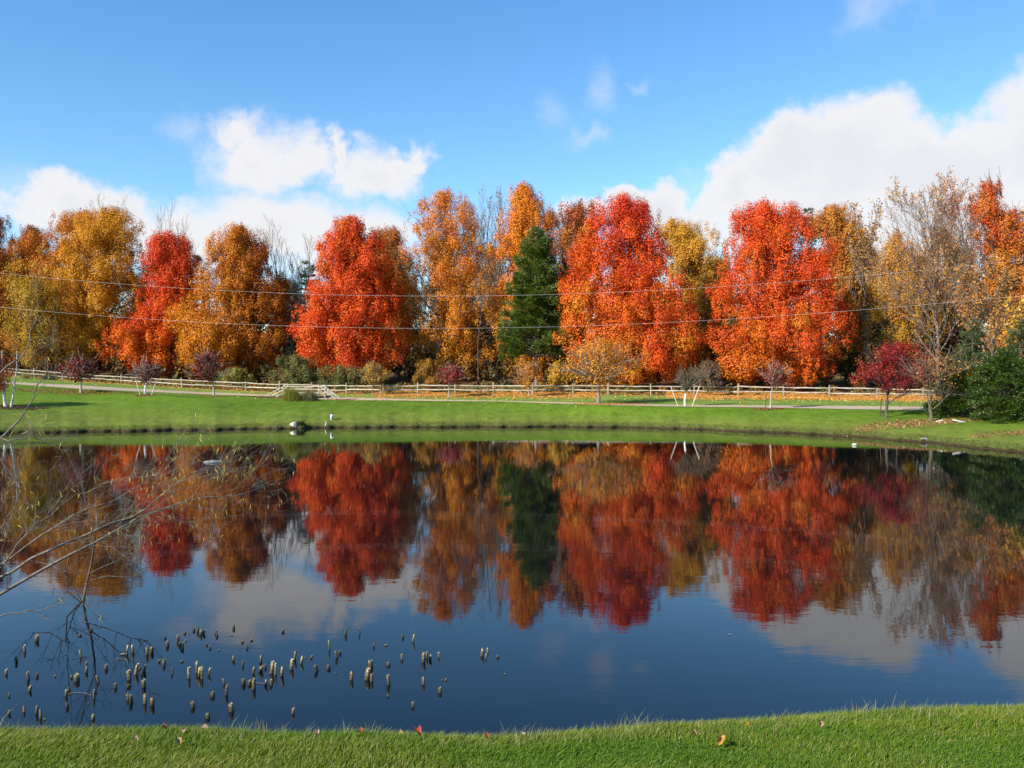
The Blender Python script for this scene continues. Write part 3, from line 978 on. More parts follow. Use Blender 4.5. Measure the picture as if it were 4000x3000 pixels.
leafy('maple_tree', 'orange brown tree deep behind the thin grey tree right of wide red maple', [(520, 1868, 1890), (560, 1850, 1910), (650, 1840, 1920), (790, 1850, 1910)], 122, [(.42, .15, .03), (.5, .22, .03), (.3, .14, .04)], (.4, 0, 0, .25, .1), rc=1.1, ncl=190, nl=50, seed=65, group=BG, limbs=30)
leafy('maple_tree', 'brown orange tree deep behind the two tall grey trees at the right', [(485, 2020, 2060), (560, 1985, 2105), (680, 1975, 2130), (800, 1985, 2120)], 116, [(.44, .2, .04), (.58, .26, .03), (.28, .13, .04)], (.4, 0, 0, .25, .12), rc=1.0, ncl=300, nl=46, seed=66, group=BG, limbs=60, twig=40)
leafy('maple_tree', 'brownish tree deep behind the right edge tree with narrow tip', [(560, 2120, 2180), (620, 2090, 2230), (700, 2080, 2250), (800, 2090, 2240)], 112, [(.30, .15, .05), (.42, .2, .04), (.2, .12, .04)], (.4, 0, 0, .25, .12), rc=1.0, ncl=200, nl=46, seed=67, group=BG, limbs=40)
leafy('maple_tree', 'dull gold tree deep behind the thin tall orange tree', [(500, 930, 1000), (560, 900, 1040), (660, 890, 1060), (800, 900, 1050)], 132, [(.30, .17, .03), (.44, .22, .03)], (.4, 0, 0, .25, .1), rc=1.1, ncl=220, nl=40, seed=69, group=BG, limbs=30)
leafy('maple_tree', 'rust tree deep between the golden tree and the scarlet maple', [(590, 290, 330), (640, 275, 345), (720, 270, 350), (800, 280, 340)], 132, [(.2, .11, .03), (.4, .2, .03)], (.4, 0, 0, .25, .1), rc=1.1, ncl=130, nl=50, seed=68, group=BG, limbs=20)

# --- leafless trees behind
bare('bare_tree', 'clump of bare upright grey stems behind the scarlet maple', 378, 452, 128, dict(n=(7, 4, 3), ang=(.28, .3, .3), len=(.55, .5, .5), up=.2), stems=6, seed=30, trunk_r=.09, bark=GREYBARK)
bare('bare_tree', 'bare wispy grey tree behind the top of the golden tree', 265, 432, 127, dict(n=(12, 6, 4), ang=(.5, .5, .5), up=.2), seed=31, trunk_r=.13)
bare('bare_tree', 'pale bare tree left of the bright red pointed maple', 618, 488, 114, dict(n=(12, 7, 4), ang=(.45, .45, .45), start=(.35, .25, .2), up=.16), stems=3, seed=32, trunk_r=.12, bark=GREYBARK)
bare('bare_tree', 'tall bare grey tree between the two tall orange trees', 1058, 388, 117, dict(n=(15, 8, 4), ang=(.45, .45, .45), start=(.3, .25, .2), up=.18), stems=3, seed=33, trunk_r=.13, bark=GREYBARK, leaf=[(.42, .2, .06), (.36, .15, .07)], nleaf=1200)
bare('bare_tree', 'fine bare twigged tree over the brick red thin topped tree', 1236, 402, 103, dict(n=(10, 6, 4), ang=(.6, .5, .5), up=.12), seed=34, trunk_r=.12, bark=BARK)
bare('bare_tree', 'thin bare tree showing over the golden yellow tree beside the red maple', 1545, 505, 108, dict(n=(10, 6, 4), ang=(.6, .5, .5)), seed=35, trunk_r=.1, leaf=[(.5, .3, .05), (.4, .25, .05)], nleaf=700)


# --- conifers
def conifer(name, label, xd, top, width, Y, base_y=None, col=((.03, .08, .02), (.07, .14, .03)), seed=0, nb=7, dz=.5, tuft=26, nsize=.26, nwid=.055, low=.12,
            droop=-.12, group=None, shape=.8, bark=None, trunk_r=.2, gaps=.12, tipup=.12, fuzz=.07):
    rng = np.random.default_rng(seed + 400)
    x = (xd * S - 2000) / FPX * Y
    b = np.array([x, Y, gz(x, Y)])
    H = (EYE - (top * S - HOR) / FPX * Y) - b[2]
    Wm = width * S / FPX * Y / 2
    root = thing(name, label, 'evergreen tree', tuple(b), group)
    tb, nbm = MB(), MB()
    tt = np.linspace(0, 1, 8)
    T = b + np.stack([rng.normal(0, .03, 8) * (tt > 0) * (tt < 1), rng.normal(0, .03, 8), tt * H], 1)
    T[0, 2] -= .1
    tb.tube(T, np.interp(tt, [0, 1], [trunk_r, .02]), 8)
    z = low * H
    A, Dr, Cc = [], [], []
    while z < H * .985:
        f = (z / H - low) / (1 - low)
        Lr = Wm * (1 - f) ** shape + .25
        for q in range(nb if f < .85 else 5):
            if rng.random() < gaps:
                continue
            th = rng.uniform(0, 2 * np.pi)
            L = Lr * rng.uniform(.62, 1.1)
            d = np.array([math.cos(th), math.sin(th), 0])
            p = np.array([x, Y, b[2] + z + rng.uniform(-.5, .5) * dz])
            e = p + d * L + np.array([0, 0, L * (droop + .55 * f ** 2 * .8 + rng.normal(0, .07))])
            P = curve3(p, e, -tipup, rng, 6, .03)
            tb.tube(P, np.linspace(.022 + .016 * L, .012, 6), 4, cap=False)
            n = max(6, int(tuft * L))
            t = .22 + .78 * rng.random(n) ** .75
            if f < .12:
                t = .45 + .55 * rng.random(n)
            Q = np.stack([np.interp(t * 5, np.arange(6), P[:, a]) for a in range(3)], 1)
            spread = .12 + .22 * L * (1 - t) * .6 + .10
            sidev = np.array([-d[1], d[0], 0])
            Q = Q + sidev * (rng.normal(size=n) * spread * (.5 + .5 * (t < .9)))[:, None] + np.array([0, 0, 1.]) * rng.normal(0, fuzz, n)[:, None]
            nn = 7
            Q = np.repeat(Q, nn, 0) + rng.normal(0, .06, (n * nn, 3))
            dv = d * .8 + sidev * rng.normal(0, .6, (n * nn, 1)) + np.array([0, 0, .35]) + rng.normal(0, .35, (n * nn, 3))
            A.append(Q)
            Dr.append(dv)
            m = np.repeat(rng.random(n), nn)[:, None]
            Cc.append((np.array(col[0]) * (1 - m) + np.array(col[1]) * m))
        z += dz * rng.uniform(.75, 1.2)
    Q, dv, cc = np.concatenate(A), np.concatenate(Dr), np.concatenate(Cc)
    n = len(Q)
    needles(nbm, Q, dv, nsize * rng.uniform(.6, 1.3, n), nwid * rng.uniform(.7, 1.3, n), cc * rng.uniform(.75, 1.25, (n, 1)), rng)
    nbm.build('crown', NEEDLE, root)
    tb.build('trunk', bark or BARK, root, smoothf=True)
    return root


conifer('pine_tree', 'dark green pine with a bare lower trunk before the orange maple', 1158, 490, 178, 97, seed=1, low=.20, nb=10, dz=.40, tuft=30, nsize=.27, nwid=.05, fuzz=.2, droop=.12, bark=GREYBARK, shape=.72, trunk_r=.22, col=((.045, .078, .004), (.115, .165, .010)), tipup=.02)
conifer('spruce_tree', 'dark conifer tip between scarlet maple and orange brown maple', 426, 548, 80, 128, seed=2, tuft=9, nsize=.4, nwid=.09, dz=.8)
conifer('spruce_tree', 'dark green conifer behind the pale bare tree', 668, 560, 120, 120, seed=3, tuft=9, nsize=.4, nwid=.09, dz=.7)
conifer('spruce_tree', 'pale green conifer tip poking out above the wide red maple', 1746, 446, 90, 106, seed=4, tuft=8, nsize=.36, nwid=.08, dz=.8, col=((.06, .10, .06), (.12, .17, .10)))
conifer('spruce_tree', 'blackish conifer in the shade under the two largest red maples', 1545, 640, 120, 104, seed=8, tuft=9, nsize=.4, nwid=.09, dz=.7)
EG = 'evergreens at the right end of the lawn'
conifer('hemlock_tree', 'broad green evergreen, nearest of the group beside the leaning ornamental tree', 2078, 775, 140, 53, seed=5, low=.03, nb=11, dz=.26, tuft=30, nsize=.17, nwid=.042, droop=-.16, group=EG, shape=.6, col=((.020, .045, .003), (.058, .098, .005)), trunk_r=.12, gaps=.22, tipup=-.1)
conifer('hemlock_tree', 'widest bright green evergreen at the right edge, boughs touching the lawn', 2172, 758, 170, 50, seed=6, low=.03, nb=12, dz=.25, tuft=30, nsize=.17, nwid=.042, droop=-.18, group=EG, shape=.55, col=((.020, .048, .003), (.060, .108, .005)), trunk_r=.12, gaps=.2, tipup=-.1)
conifer('spruce_tree', 'tallest evergreen of the group, dull olive green, behind the broad ones', 2100, 690, 100, 60, seed=7, low=.05, nb=8, dz=.34, tuft=22, nsize=.2, nwid=.045, droop=-.14, group=EG, col=((.04, .062, .014), (.085, .105, .018)), trunk_r=.12, gaps=.38)
conifer('spruce_tree', 'dull green spruce at the right edge behind the widest evergreen', 2205, 690, 130, 58, seed=9, low=.05, nb=8, dz=.34, tuft=22, nsize=.2, nwid=.045, droop=-.14, group=EG, col=((.045, .062, .016), (.09, .115, .03)), trunk_r=.12, gaps=.15)

# --- woodland behind the maples: one mass of brush and saplings
rng = np.random.default_rng(77)
mb = MB()
for (Ya, Yb, ncl, hmax, seed_) in ((128, 152, 3000, 13.5, 1), (112, 126, 420, 4.5, 2)):
    pxs = rng.uniform(-900, 4900, ncl)
    Yc = rng.uniform(Ya, Yb, ncl) - np.interp(pxs, [0, 1300, 2400, 4000], [0, 8, 18, 28])
    Xc = (pxs - 2000) / FPX * Yc
    g = gz(Xc, Yc)
    top = hmax * (.55 + .25 * np.sin(pxs * .006) + .2 * np.sin(pxs * .017 + 2))
    zc = g + rng.random(ncl) ** .8 * np.maximum(top, 2.0)
    R = rng.uniform(.7, 1.7, ncl)
    idx = np.repeat(np.arange(ncl), 46)
    n = len(idx)
    d = unit(rng.normal(size=(n, 3)))
    P = np.stack([Xc, Yc, zc], 1)[idx] + d * (R[idx] * rng.random(n) ** .45)[:, None]
    P[:, 2] = np.maximum(P[:, 2], g[idx] + .05)
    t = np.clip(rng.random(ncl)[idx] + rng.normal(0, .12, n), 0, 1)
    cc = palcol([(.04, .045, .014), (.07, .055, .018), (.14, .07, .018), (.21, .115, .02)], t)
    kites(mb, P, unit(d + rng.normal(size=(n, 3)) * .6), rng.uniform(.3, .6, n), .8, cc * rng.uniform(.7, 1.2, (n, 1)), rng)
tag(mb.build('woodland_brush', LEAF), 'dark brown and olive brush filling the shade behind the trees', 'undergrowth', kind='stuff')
mb = MB()
for k in range(150):
    px = rng.uniform(-500, 4500)
    Yk = rng.uniform(112, 140) - np.interp(px, [0, 1300, 2400, 4000], [0, 6, 16, 26])
    x = (px - 2000) / FPX * Yk
    g = gz(x, Yk)
    hgt = rng.uniform(5, 11)
    P = np.array([[x, Yk, g - .1], [x + rng.normal(0, .2), Yk, g + hgt * .5], [x + rng.normal(0, .5), Yk, g + hgt]])
    mb.tube(P, [rng.uniform(.05, .13), .06, .02], 5, cap=False)
tag(mb.build('woodland_stems', BARK), 'dark slender trunks of the wood deep behind the front trees', 'woodland', kind='stuff')

# --- low weeds right behind the fence
rng = np.random.default_rng(78)
ncl = 620
pxs = rng.uniform(-200, 3750, ncl)
fe = np.interp(pxs, CP, C_FE)
Yc = fe + 1.0 + rng.random(ncl) * 7
Xc = (pxs - 2000) / FPX * Yc
g = gz(Xc, Yc)
keep = rng.random(ncl) < np.interp(pxs, [0, 900, 1500, 1700, 2700, 3300], [.6, 1, .9, .55, .5, .25])
Xc, Yc, g = Xc[keep], Yc[keep], g[keep]
R = rng.uniform(.25, .65, len(g))
idx = np.repeat(np.arange(len(g)), 38)
n = len(idx)
d = unit(rng.normal(size=(n, 3)))
P = np.stack([Xc, Yc, g + R * .6], 1)[idx] + d * (R[idx] * rng.random(n) ** .45)[:, None]
P[:, 2] = np.maximum(P[:, 2], g[idx] + .03)
t = np.clip(rng.random(len(g))[idx] + rng.normal(0, .2, n), 0, 1)
cc = palcol([(.10, .13, .03), (.17, .15, .04), (.30, .20, .04), (.36, .16, .03)], t)
mb = MB()
kites(mb, P, unit(d + rng.normal(size=(n, 3)) * .6), rng.uniform(.12, .26, n), .7, cc * rng.uniform(.7, 1.2, (n, 1)), rng)
tag(mb.build('weeds', LEAF), 'olive and russet weeds growing along the back of the fence', 'undergrowth', kind='stuff')

# --- shrubs behind the fence
SG = 'shrubs behind the rail fence'
VIB = [(.10, .12, .03), (.16, .15, .04), (.26, .22, .06), (.17, .085, .05)]
leafy('viburnum_shrub', 'large rounded olive brown shrub, left of the bright red pointed maple', [(763, 620, 648), (772, 598, 680), (790, 582, 700), (812, 576, 708), (836, 585, 700)], 98, VIB, (.1, .55, 0, .25, .15), rc=.45, ncl=260, nl=42, ls=.17, limbs=24, trunk_r=.07, seed=41, group=SG, cat='shrub', trunk_top=.6, maxd=3)
leafy('viburnum_shrub', 'low dark olive shrub beside the large rounded shrub', [(785, 715, 750), (797, 694, 780), (815, 690, 790), (836, 695, 780)], 96, VIB, (.2, .3, .2, .25, .15), rc=.4, ncl=150, nl=42, ls=.16, limbs=16, trunk_r=.06, seed=42, group=SG, cat='shrub', trunk_top=.6, maxd=3)
leafy('sumac_shrub', 'yellow orange shrub just left of the burgundy sapling, behind the fence', [(772, 912, 935), (785, 898, 955), (810, 898, 962), (834, 905, 955)], 88, [(.36, .21, .03), (.40, .16, .02), (.2, .14, .03)], (.4, 0, 0, .25, .15), rc=.36, ncl=120, nl=42, ls=.15, limbs=16, trunk_r=.05, seed=43, group=SG, cat='shrub', trunk_top=.6, maxd=2.5)
leafy('viburnum_shrub', 'olive yellow shrub right behind the purple red ornamental tree', [(790, 500, 520), (800, 472, 545), (818, 455, 560), (836, 460, 555)], 102, [(.2, .19, .04), (.34, .28, .05), (.22, .16, .04)], (.4, 0, 0, .25, .15), rc=.4, ncl=130, nl=40, ls=.16, limbs=14, trunk_r=.05, seed=44, group=SG, cat='shrub', trunk_top=.6, maxd=2.5)
leafy('viburnum_shrub', 'brownish shrub behind the fence, right of the staked bare tree', [(775, 1515, 1535), (786, 1500, 1555), (805, 1498, 1565), (828, 1505, 1560)], 80, [(.20, .10, .06), (.26, .14, .06), (.3, .2, .06)], (.4, 0, 0, .25, .15), rc=.34, ncl=110, nl=26, ls=.12, limbs=24, trunk_r=.04, seed=45, group=SG, cat='shrub', trunk_top=.6, maxd=2.5, twig=30)
leafy('sumac_shrub', 'golden shrub under the pine, between the two orange ornamental trees', [(778, 1195, 1215), (790, 1180, 1235), (812, 1175, 1245), (830, 1180, 1240)], 86, [(.56, .33, .035), (.5, .26, .03), (.28, .2, .04)], (.4, 0, 0, .25, .15), rc=.4, ncl=120, nl=42, ls=.16, limbs=16, trunk_r=.05, seed=46, group=SG, cat='shrub', trunk_top=.6, maxd=2.5)


# --- ornamental trees on the lawn (native pixels: base, crown outline rows)
def lawn_tree(name, label, bx, by, rows, pal, tf, rc=.28, ncl=110, nl=30, ls=.10, limbs=50, tr=.07, bark=None, seed=0, twig=60, tt=.55, wrap=False, depth=.9):
    rng = np.random.default_rng(seed + 700)
    b = hit(bx, by)
    Y = b[1]
    rows = np.asarray(rows, float)
    zs = EYE - (rows[:, 0] - HOR) / FPX * Y
    xl = (rows[:, 1] - 2000) / FPX * Y
    xr = (rows[:, 2] - 2000) / FPX * Y
    root = thing(name, label, 'tree', tuple(b), 'ornamental trees on the lawn')
    mb = MB()
    C = crown_leaves(mb, zs, xl, xr, Y, rc, ncl, nl, ls, pal, tf, rng, depth, .25, lobes=.15)
    if nl > 1:
        mb.build('crown', LEAF, root)
    mb = MB()
    zlow = zs.min()
    top = np.array([float(np.mean((xl + xr) / 2)) * .3 + b[0] * .7, Y, b[2] + (zs.max() - b[2]) * tt])
    k = 6
    t = np.linspace(0, 1, k)
    T = b + (top - b) * t[:, None]
    T[1:-1, :2] += rng.normal(0, .025, (k - 2, 2))
    T[0, 2] -= .08
    mb.tube(T, np.interp(t, [0, .08, 1], [tr * 1.3, tr, tr * .45]), 8)
    for q in C[rng.permutation(len(C))[:limbs]]:
        f0 = np.clip((zlow - b[2]) / (top[2] - b[2]), .3, .9)
        f = rng.uniform(f0 * .95, 1.0)
        p = np.array([np.interp(f, t, T[:, a]) for a in range(3)])
        P = curve3(p, q, rng.uniform(-.15, .05), rng, 5, .05)
        mb.tube(P, np.linspace(tr * .32, .012, 5), 4, cap=False)
        for _ in range(2 if twig else 0):
            e = q + np.array([rng.normal(0, 1), rng.normal(0, 1), rng.normal(.5, .8)]) * rc * 1.1
            mb.tube(curve3(P[3], e, 0, rng, 3, .05), np.linspace(.014, .008, 3), 3, cap=False)
    mb.build('trunk', bark or PALEBARK, root, smoothf=True)
    if wrap:
        mb = MB()
        zz = np.linspace(.02, .92, 5)
        P = np.stack([np.interp(b[2] + zz, T[:, 2], T[:, a]) for a in range(3)], 1)
        mb.tube(P, tr * 1.15, 10)
        mb.build('trunk_wrap', WRAP, root, smoothf=True)
    return root


PUR = [(.085, .010, .014), (.15, .016, .02), (.23, .034, .024)]
lawn_tree('ornamental_tree', 'small purple tree on a pale trunk, leftmost beside the path', 316, 1535, [(1378, 280, 345), (1405, 232, 395), (1440, 215, 405), (1472, 250, 375)], PUR, (.5, 0, 0, .25, .2), ncl=150, nl=16, ls=.13, rc=.42, seed=1, tr=.10)
lawn_tree('ornamental_tree', 'thin dark purple sapling with white trunk between two stakes, left', 567, 1543, [(1400, 545, 590), (1425, 520, 625), (1460, 510, 635), (1490, 530, 605)], [(.08, .012, .018), (.12, .018, .025), (.17, .04, .03)], (.5, 0, 0, .25, .2), ncl=110, nl=16, ls=.11, rc=.4, seed=2, tr=.07, wrap=True)
lawn_tree('ornamental_tree', 'purple red tree on a pale trunk just left of the footbridge', 836, 1548, [(1365, 785, 850), (1395, 745, 885), (1430, 728, 900), (1465, 740, 885), (1482, 790, 860)], PUR, (.6, 0, -.1, .25, .2), ncl=230, nl=18, ls=.13, rc=.42, seed=3, tr=.10, limbs=70)
lawn_tree('ornamental_tree', 'small yellow and brown sapling in front of the fence, right of footbridge', 1456, 1544, [(1408, 1440, 1475), (1435, 1405, 1510), (1465, 1395, 1522), (1495, 1420, 1500)], [(.5, .30, .04), (.46, .24, .04), (.2, .10, .05)], (.3, 0, .35, .2, .15), ncl=130, nl=22, ls=.12, rc=.36, seed=4, tr=.055, bark=GREYBARK)
lawn_tree('ornamental_tree', 'small burgundy sapling before the fence, under the thin orange tree', 1752, 1552, [(1420, 1730, 1790), (1440, 1700, 1825), (1470, 1690, 1830), (1492, 1725, 1790)], [(.22, .025, .03), (.3, .04, .03), (.36, .09, .03)], (.4, 0, 0, .25, .15), ncl=130, nl=24, ls=.12, rc=.36, seed=5, tr=.06, bark=PALEBARK)
lawn_tree('ornamental_tree', 'small orange sapling before the fence, in front of the pine trunk', 2066, 1549, [(1408, 2040, 2090), (1435, 2005, 2130), (1465, 1985, 2142), (1500, 2015, 2110)], [(.6, .27, .03), (.58, .19, .025), (.4, .06, .03)], (.35, 0, 0, .22, .15), ncl=140, nl=26, ls=.12, rc=.36, seed=6, tr=.06, bark=PALEBARK)
lawn_tree('ornamental_tree', 'spreading orange tree on a stout trunk beside the path, tallest ornamental tree', 2337, 1577, [(1310, 2290, 2400), (1345, 2225, 2470), (1390, 2175, 2525), (1430, 2160, 2545), (1465, 2190, 2500), (1490, 2260, 2420)], [(.70, .34, .03), (.66, .25, .025), (.6, .2, .025)], (.4, .1, 0, .25, .15), ncl=330, nl=22, ls=.12, rc=.45, seed=7, tr=.15, bark=GREYBARK, limbs=110, tt=.5)
lawn_tree('ornamental_tree', 'leafless vase shaped sapling with white wrapped trunk between two stakes', 2675, 1587, [(1428, 2640, 2755), (1455, 2632, 2760), (1485, 2645, 2735), (1512, 2662, 2695)], [(.14, .11, .06), (.18, .13, .06)], (.4, 0, 0, .25, .15), ncl=170, nl=3, ls=.07, rc=.32, seed=8, tr=.06, bark=BROWNBARK, wrap=True, limbs=80, tt=.42)
lawn_tree('ornamental_tree', 'thin purple tree on a slim pale trunk under the wide red maple', 3008, 1597, [(1415, 2995, 3060), (1440, 2970, 3100), (1470, 2965, 3115), (1500, 2985, 3080)], [(.13, .022, .02), (.22, .035, .02), (.32, .09, .02)], (.4, 0, 0, .25, .15), ncl=130, nl=16, ls=.10, rc=.34, seed=9, tr=.065, bark=PALEBARK, limbs=60)


def limb_tree(name, label, base, trunk, limbs, crown, seed, bark, n_twig=0, leafn=None):
    """trunk and main limbs as noted polylines [(px, py, dy, r)...]"""
    rng = np.random.default_rng(seed)
    b = hit(*base)
    Y = b[1]
    root = thing(name, label, 'tree', tuple(b), 'ornamental trees on the lawn')
    mb = MB()
    out = []
    for L in [trunk] + limbs:
        P = np.array([pt(q[0], q[1], Y) + np.array([0, q[2], 0]) for q in L])
        R = [q[3] * (.8 if L is trunk else .62) for q in L]
        # densify
        k = 9
        s = np.linspace(0, len(P) - 1, k)
        P2 = np.stack([np.interp(s, np.arange(len(P)), P[:, a]) for a in range(3)], 1)
        R2 = np.interp(s, np.arange(len(P)), R)
        P2[1:-1] += rng.normal(0, .02, (k - 2, 3))
        mb.tube(P2, R2, 7)
        if L is not trunk:
            for q in range(n_twig):
                f = rng.uniform(.3, 1) * (k - 1)
                p = np.array([np.interp(f, np.arange(k), P2[:, a]) for a in range(3)])
                d = unit(np.array([rng.normal(0, .8), rng.normal(0, .7), rng.uniform(.1, 1.1)]))
                grow(mb, p, d, rng.uniform(.7, 1.5), .014, 1, 2, rng, dict(wob=.12, up=.05, n=(0, 5), start=(.2, .2), ang=(.5, .6), len=(.5, .55)), out, .005)
    mb.build('trunk', bark, root, smoothf=True)
    if crown:
        rows, pal, tf, kw = crown
        rows = np.asarray(rows, float)
        mb = MB()
        crown_leaves(mb, EYE - (rows[:, 0] - HOR) / FPX * Y, (rows[:, 1] - 2000) / FPX * Y, (rows[:, 2] - 2000) / FPX * Y, Y, pal=pal, tf=tf, rng=rng, **kw)
        mb.build('crown', LEAF, root)
    return root


limb_tree('ornamental_tree', 'dark crimson tree with a low forked trunk, right side of the lawn', (3462, 1632),
          [(3460, 1636, 0, .13), (3465, 1600, 0, .11), (3466, 1560, 0, .10)],
          [[(3466, 1560, 0, .09), (3460, 1520, -.1, .07), (3430, 1480, -.3, .05), (3390, 1420, -.5, .02)],
           [(3466, 1560, 0, .08), (3478, 1510, .2, .06), (3490, 1440, .3, .04), (3500, 1370, .3, .015)],
           [(3468, 1577, 0, .08), (3495, 1552, -.2, .065), (3530, 1540, -.3, .055), (3560, 1505, -.3, .045), (3590, 1440, -.3, .02)],
           [(3466, 1550, 0, .06), (3510, 1490, .4, .04), (3560, 1410, .6, .018)],
           [(3462, 1530, 0, .06), (3440, 1470, .5, .04), (3440, 1390, .7, .015)]],
          ([(1322, 3470, 3530), (1355, 3385, 3625), (1400, 3345, 3660), (1440, 3330, 3668), (1480, 3345, 3645), (1512, 3390, 3590)],
           [(.17, .010, .018), (.27, .02, .022), (.35, .032, .025), (.38, .12, .03)], (.4, 0, .05, .2, .16), dict(rc=.34, ncl=330, nl=42, lsize=.085, depth=.9, shell=.3)), 51, BARK, 10)
limb_tree('ornamental_tree', 'almost bare pale branched tree splitting low, left of the evergreens', (3640, 1645),
          [(3638, 1650, 0, .15), (3636, 1622, 0, .12), (3632, 1592, 0, .11)],
          [[(3632, 1592, 0, .08), (3650, 1530, .1, .06), (3680, 1490, .2, .05), (3700, 1430, .3, .03), (3720, 1360, .3, .012)],
           [(3690, 1475, .2, .05), (3740, 1455, 0, .03), (3820, 1425, -.2, .012)],
           [(3634, 1600, 0, .07), (3618, 1545, -.2, .05), (3610, 1480, -.3, .035), (3590, 1400, -.4, .012)],
           [(3618, 1545, -.2, .04), (3580, 1470, -.4, .025), (3520, 1440, -.6, .012)],
           [(3634, 1595, 0, .07), (3645, 1500, .4, .05), (3640, 1420, .5, .03), (3660, 1330, .6, .012)],
           [(3640, 1600, 0, .05), (3665, 1575, -.3, .035), (3700, 1530, -.5, .012)]],
          ([(1350, 3600, 3720), (1400, 3540, 3800), (1450, 3520, 3820), (1500, 3560, 3720)],
           [(.36, .13, .05), (.5, .25, .05), (.34, .2, .07)], (.4, 0, 0, .25, .2), dict(rc=.4, ncl=120, nl=7, lsize=.085, depth=.9, shell=.2)), 52, BROWNBARK, 16)
# white-trunked pair at the left edge
b = hit(22, 1590)
root = thing('birch_tree', 'young birch with two white trunks and rusty leaves at the left edge', 'tree', tuple(b), 'ornamental trees on the lawn')
for (x0, x1, r) in ((22, 8, .10), (42, 66, .07)):
    mb = MB()
    P = np.array([pt(x0, 1592, b[1]), pt(x0 * .7 + x1 * .3, 1560, b[1]), pt((x0 + x1) / 2, 1520, b[1]), pt(x1, 1440, b[1]), pt(x1, 1370, b[1])])
    mb.tube(P, [r * 1.2, r, r * .9, r * .6, .02], 8)
    mb.build('trunk', WHITEBARK, root, smoothf=True)
mb = MB()
rng = np.random.default_rng(60)
rows = np.array([(1370, -60, 30), (1400, -110, 60), (1450, -130, 68), (1490, -120, 60), (1515, -80, 40)], float)
crown_leaves(mb, EYE - (rows[:, 0] - HOR) / FPX * b[1], (rows[:, 1] - 2000) / FPX * b[1], (rows[:, 2] - 2000) / FPX * b[1], b[1], .4, 190, 40, .10, [(.50, .11, .03), (.42, .10, .03), (.5, .2, .03)], (.4, 0, 0, .25, .2), rng, .9, .3)
mb.build('crown', LEAF, root)

# ---------------------------------------------------------------- fence
rng = np.random.default_rng(5)
POSTS = [-240, -112, 10, 134, 244, 359, 474, 588, 710, 835, 960, 1091, 1218, 1353, 1489, 1633, 1778, 1927, 2082, 2239, 2376, 2543, 2712, 2884, 3060, 3240, 3426, 3606, 3800, 4010, 4230]
fb = []
for px in POSTS:
    Y = float(np.interp(px, CP, C_FE))
    x = (px - 2000) / FPX * Y
    fb.append(np.array([x, Y, gz(x, Y)]))
fence = thing('rail_fence', 'long weathered split rail fence running along the foot of the wood', 'fence', tuple(fb[14]))
for q in fb:
    mb = MB()
    h = rng.uniform(1.0, 1.14)
    w = rng.uniform(.072, .088)
    lx, ly = rng.normal(0, .02, 2)
    mb.tube([q + [0, 0, -.1], q + [lx * .5, ly * .5, h * .5], q + [lx, ly, h - .03], q + [lx, ly, h]], [w, w * .97, w * .95, w * .7], 6, col=(rng.uniform(.8, 1.15),) * 3)
    mb.build('post', POSTWOOD, fence)
for a, b in zip(fb[:-1], fb[1:]):
    for hz in (.82, .42):
        mb = MB()
        p = a + [0, -.02, hz + rng.normal(0, .03)]
        q = b + [0, .02, hz + rng.normal(0, .03)]
        t = np.linspace(-.03, 1.03, 8)
        P = p + (q - p) * t[:, None]
        P[:, 2] += rng.normal(0, .012, 8) - .05 * rng.random() * np.sin(np.pi * np.clip(t, 0, 1))
        P[:, 1] += rng.normal(0, .012, 8)
        mb.tube(P, np.interp(np.abs(t - .5), [0, .4, .53], [.066, .060, .035]) * rng.uniform(.85, 1.1), 5, col=(rng.uniform(.72, 1.2),) * 3)
        mb.build('rail', RAILWOOD, fence)

# ---------------------------------------------------------------- footbridge
bc = hit(1190, 1553)
Yb0, Yf = 85.4, 81.6
zb = gz((1190 - 2000) / FPX * 83, 83.0)
bridge = thing('footbridge', 'small wooden footbridge with sloping end rails carrying the path', 'footbridge', (float((1190 - 2000) / FPX * 83.3), 83.3, float(zb)))
xL, xR = (1122 - 2000) / FPX * 83.3, (1262 - 2000) / FPX * 83.3
for k in range(14):
    mb = MB()
    w = (xR - xL + 1.0) / 14
    mb.box((xL - .5 + (k + .5) * w, 83.4, zb + .12 + rng.normal(0, .004)), (w * .95, 3.3, .06), 0, (rng.uniform(.75, 1.1),) * 3)
    mb.build('deck_board', POSTWOOD, bridge)
for Yr, (pa, pb), (sl, sr) in ((Yf, (1126, 1271), (1062, 1328)), (Yb0, (1112, 1246), (1044, 1312))):
    A = np.array([(pa - 2000) / FPX * Yr, Yr, zb])
    B = np.array([(pb - 2000) / FPX * Yr, Yr, zb])
    for q in (A, B):
        mb = MB()
        mb.box(q + [0, 0, .5], (.16, .16, 1.3))
        mb.build('post', POSTWOOD, bridge)
    for hz in (1.0, .72, .4):
        mb = MB()
        mb.tube([A + [-.05, -.1, hz], (A + B) / 2 + [0, -.1, hz + .01], B + [.05, -.1, hz]], .045, 6)
        mb.build('rail', RAILWOOD, bridge)
    for q, s_ in ((A, sl), (B, sr)):
        ex = (s_ - 2000) / FPX * Yr
        gzv = gz(ex, Yr)
        for dz in (0, -.42):
            mb = MB()
            mb.tube([q + [0, -.1, 1.0 + dz], np.array([ex * (1 if dz == 0 else .7) + q[0] * (0 if dz == 0 else .3), Yr - .1, gzv + .03])], .062, 6)
            mb.build('sloping_rail', RAILWOOD, bridge)

# ornamental grass in front of it, spiky plant at the left, litter rings
rng = np.random.default_rng(6)


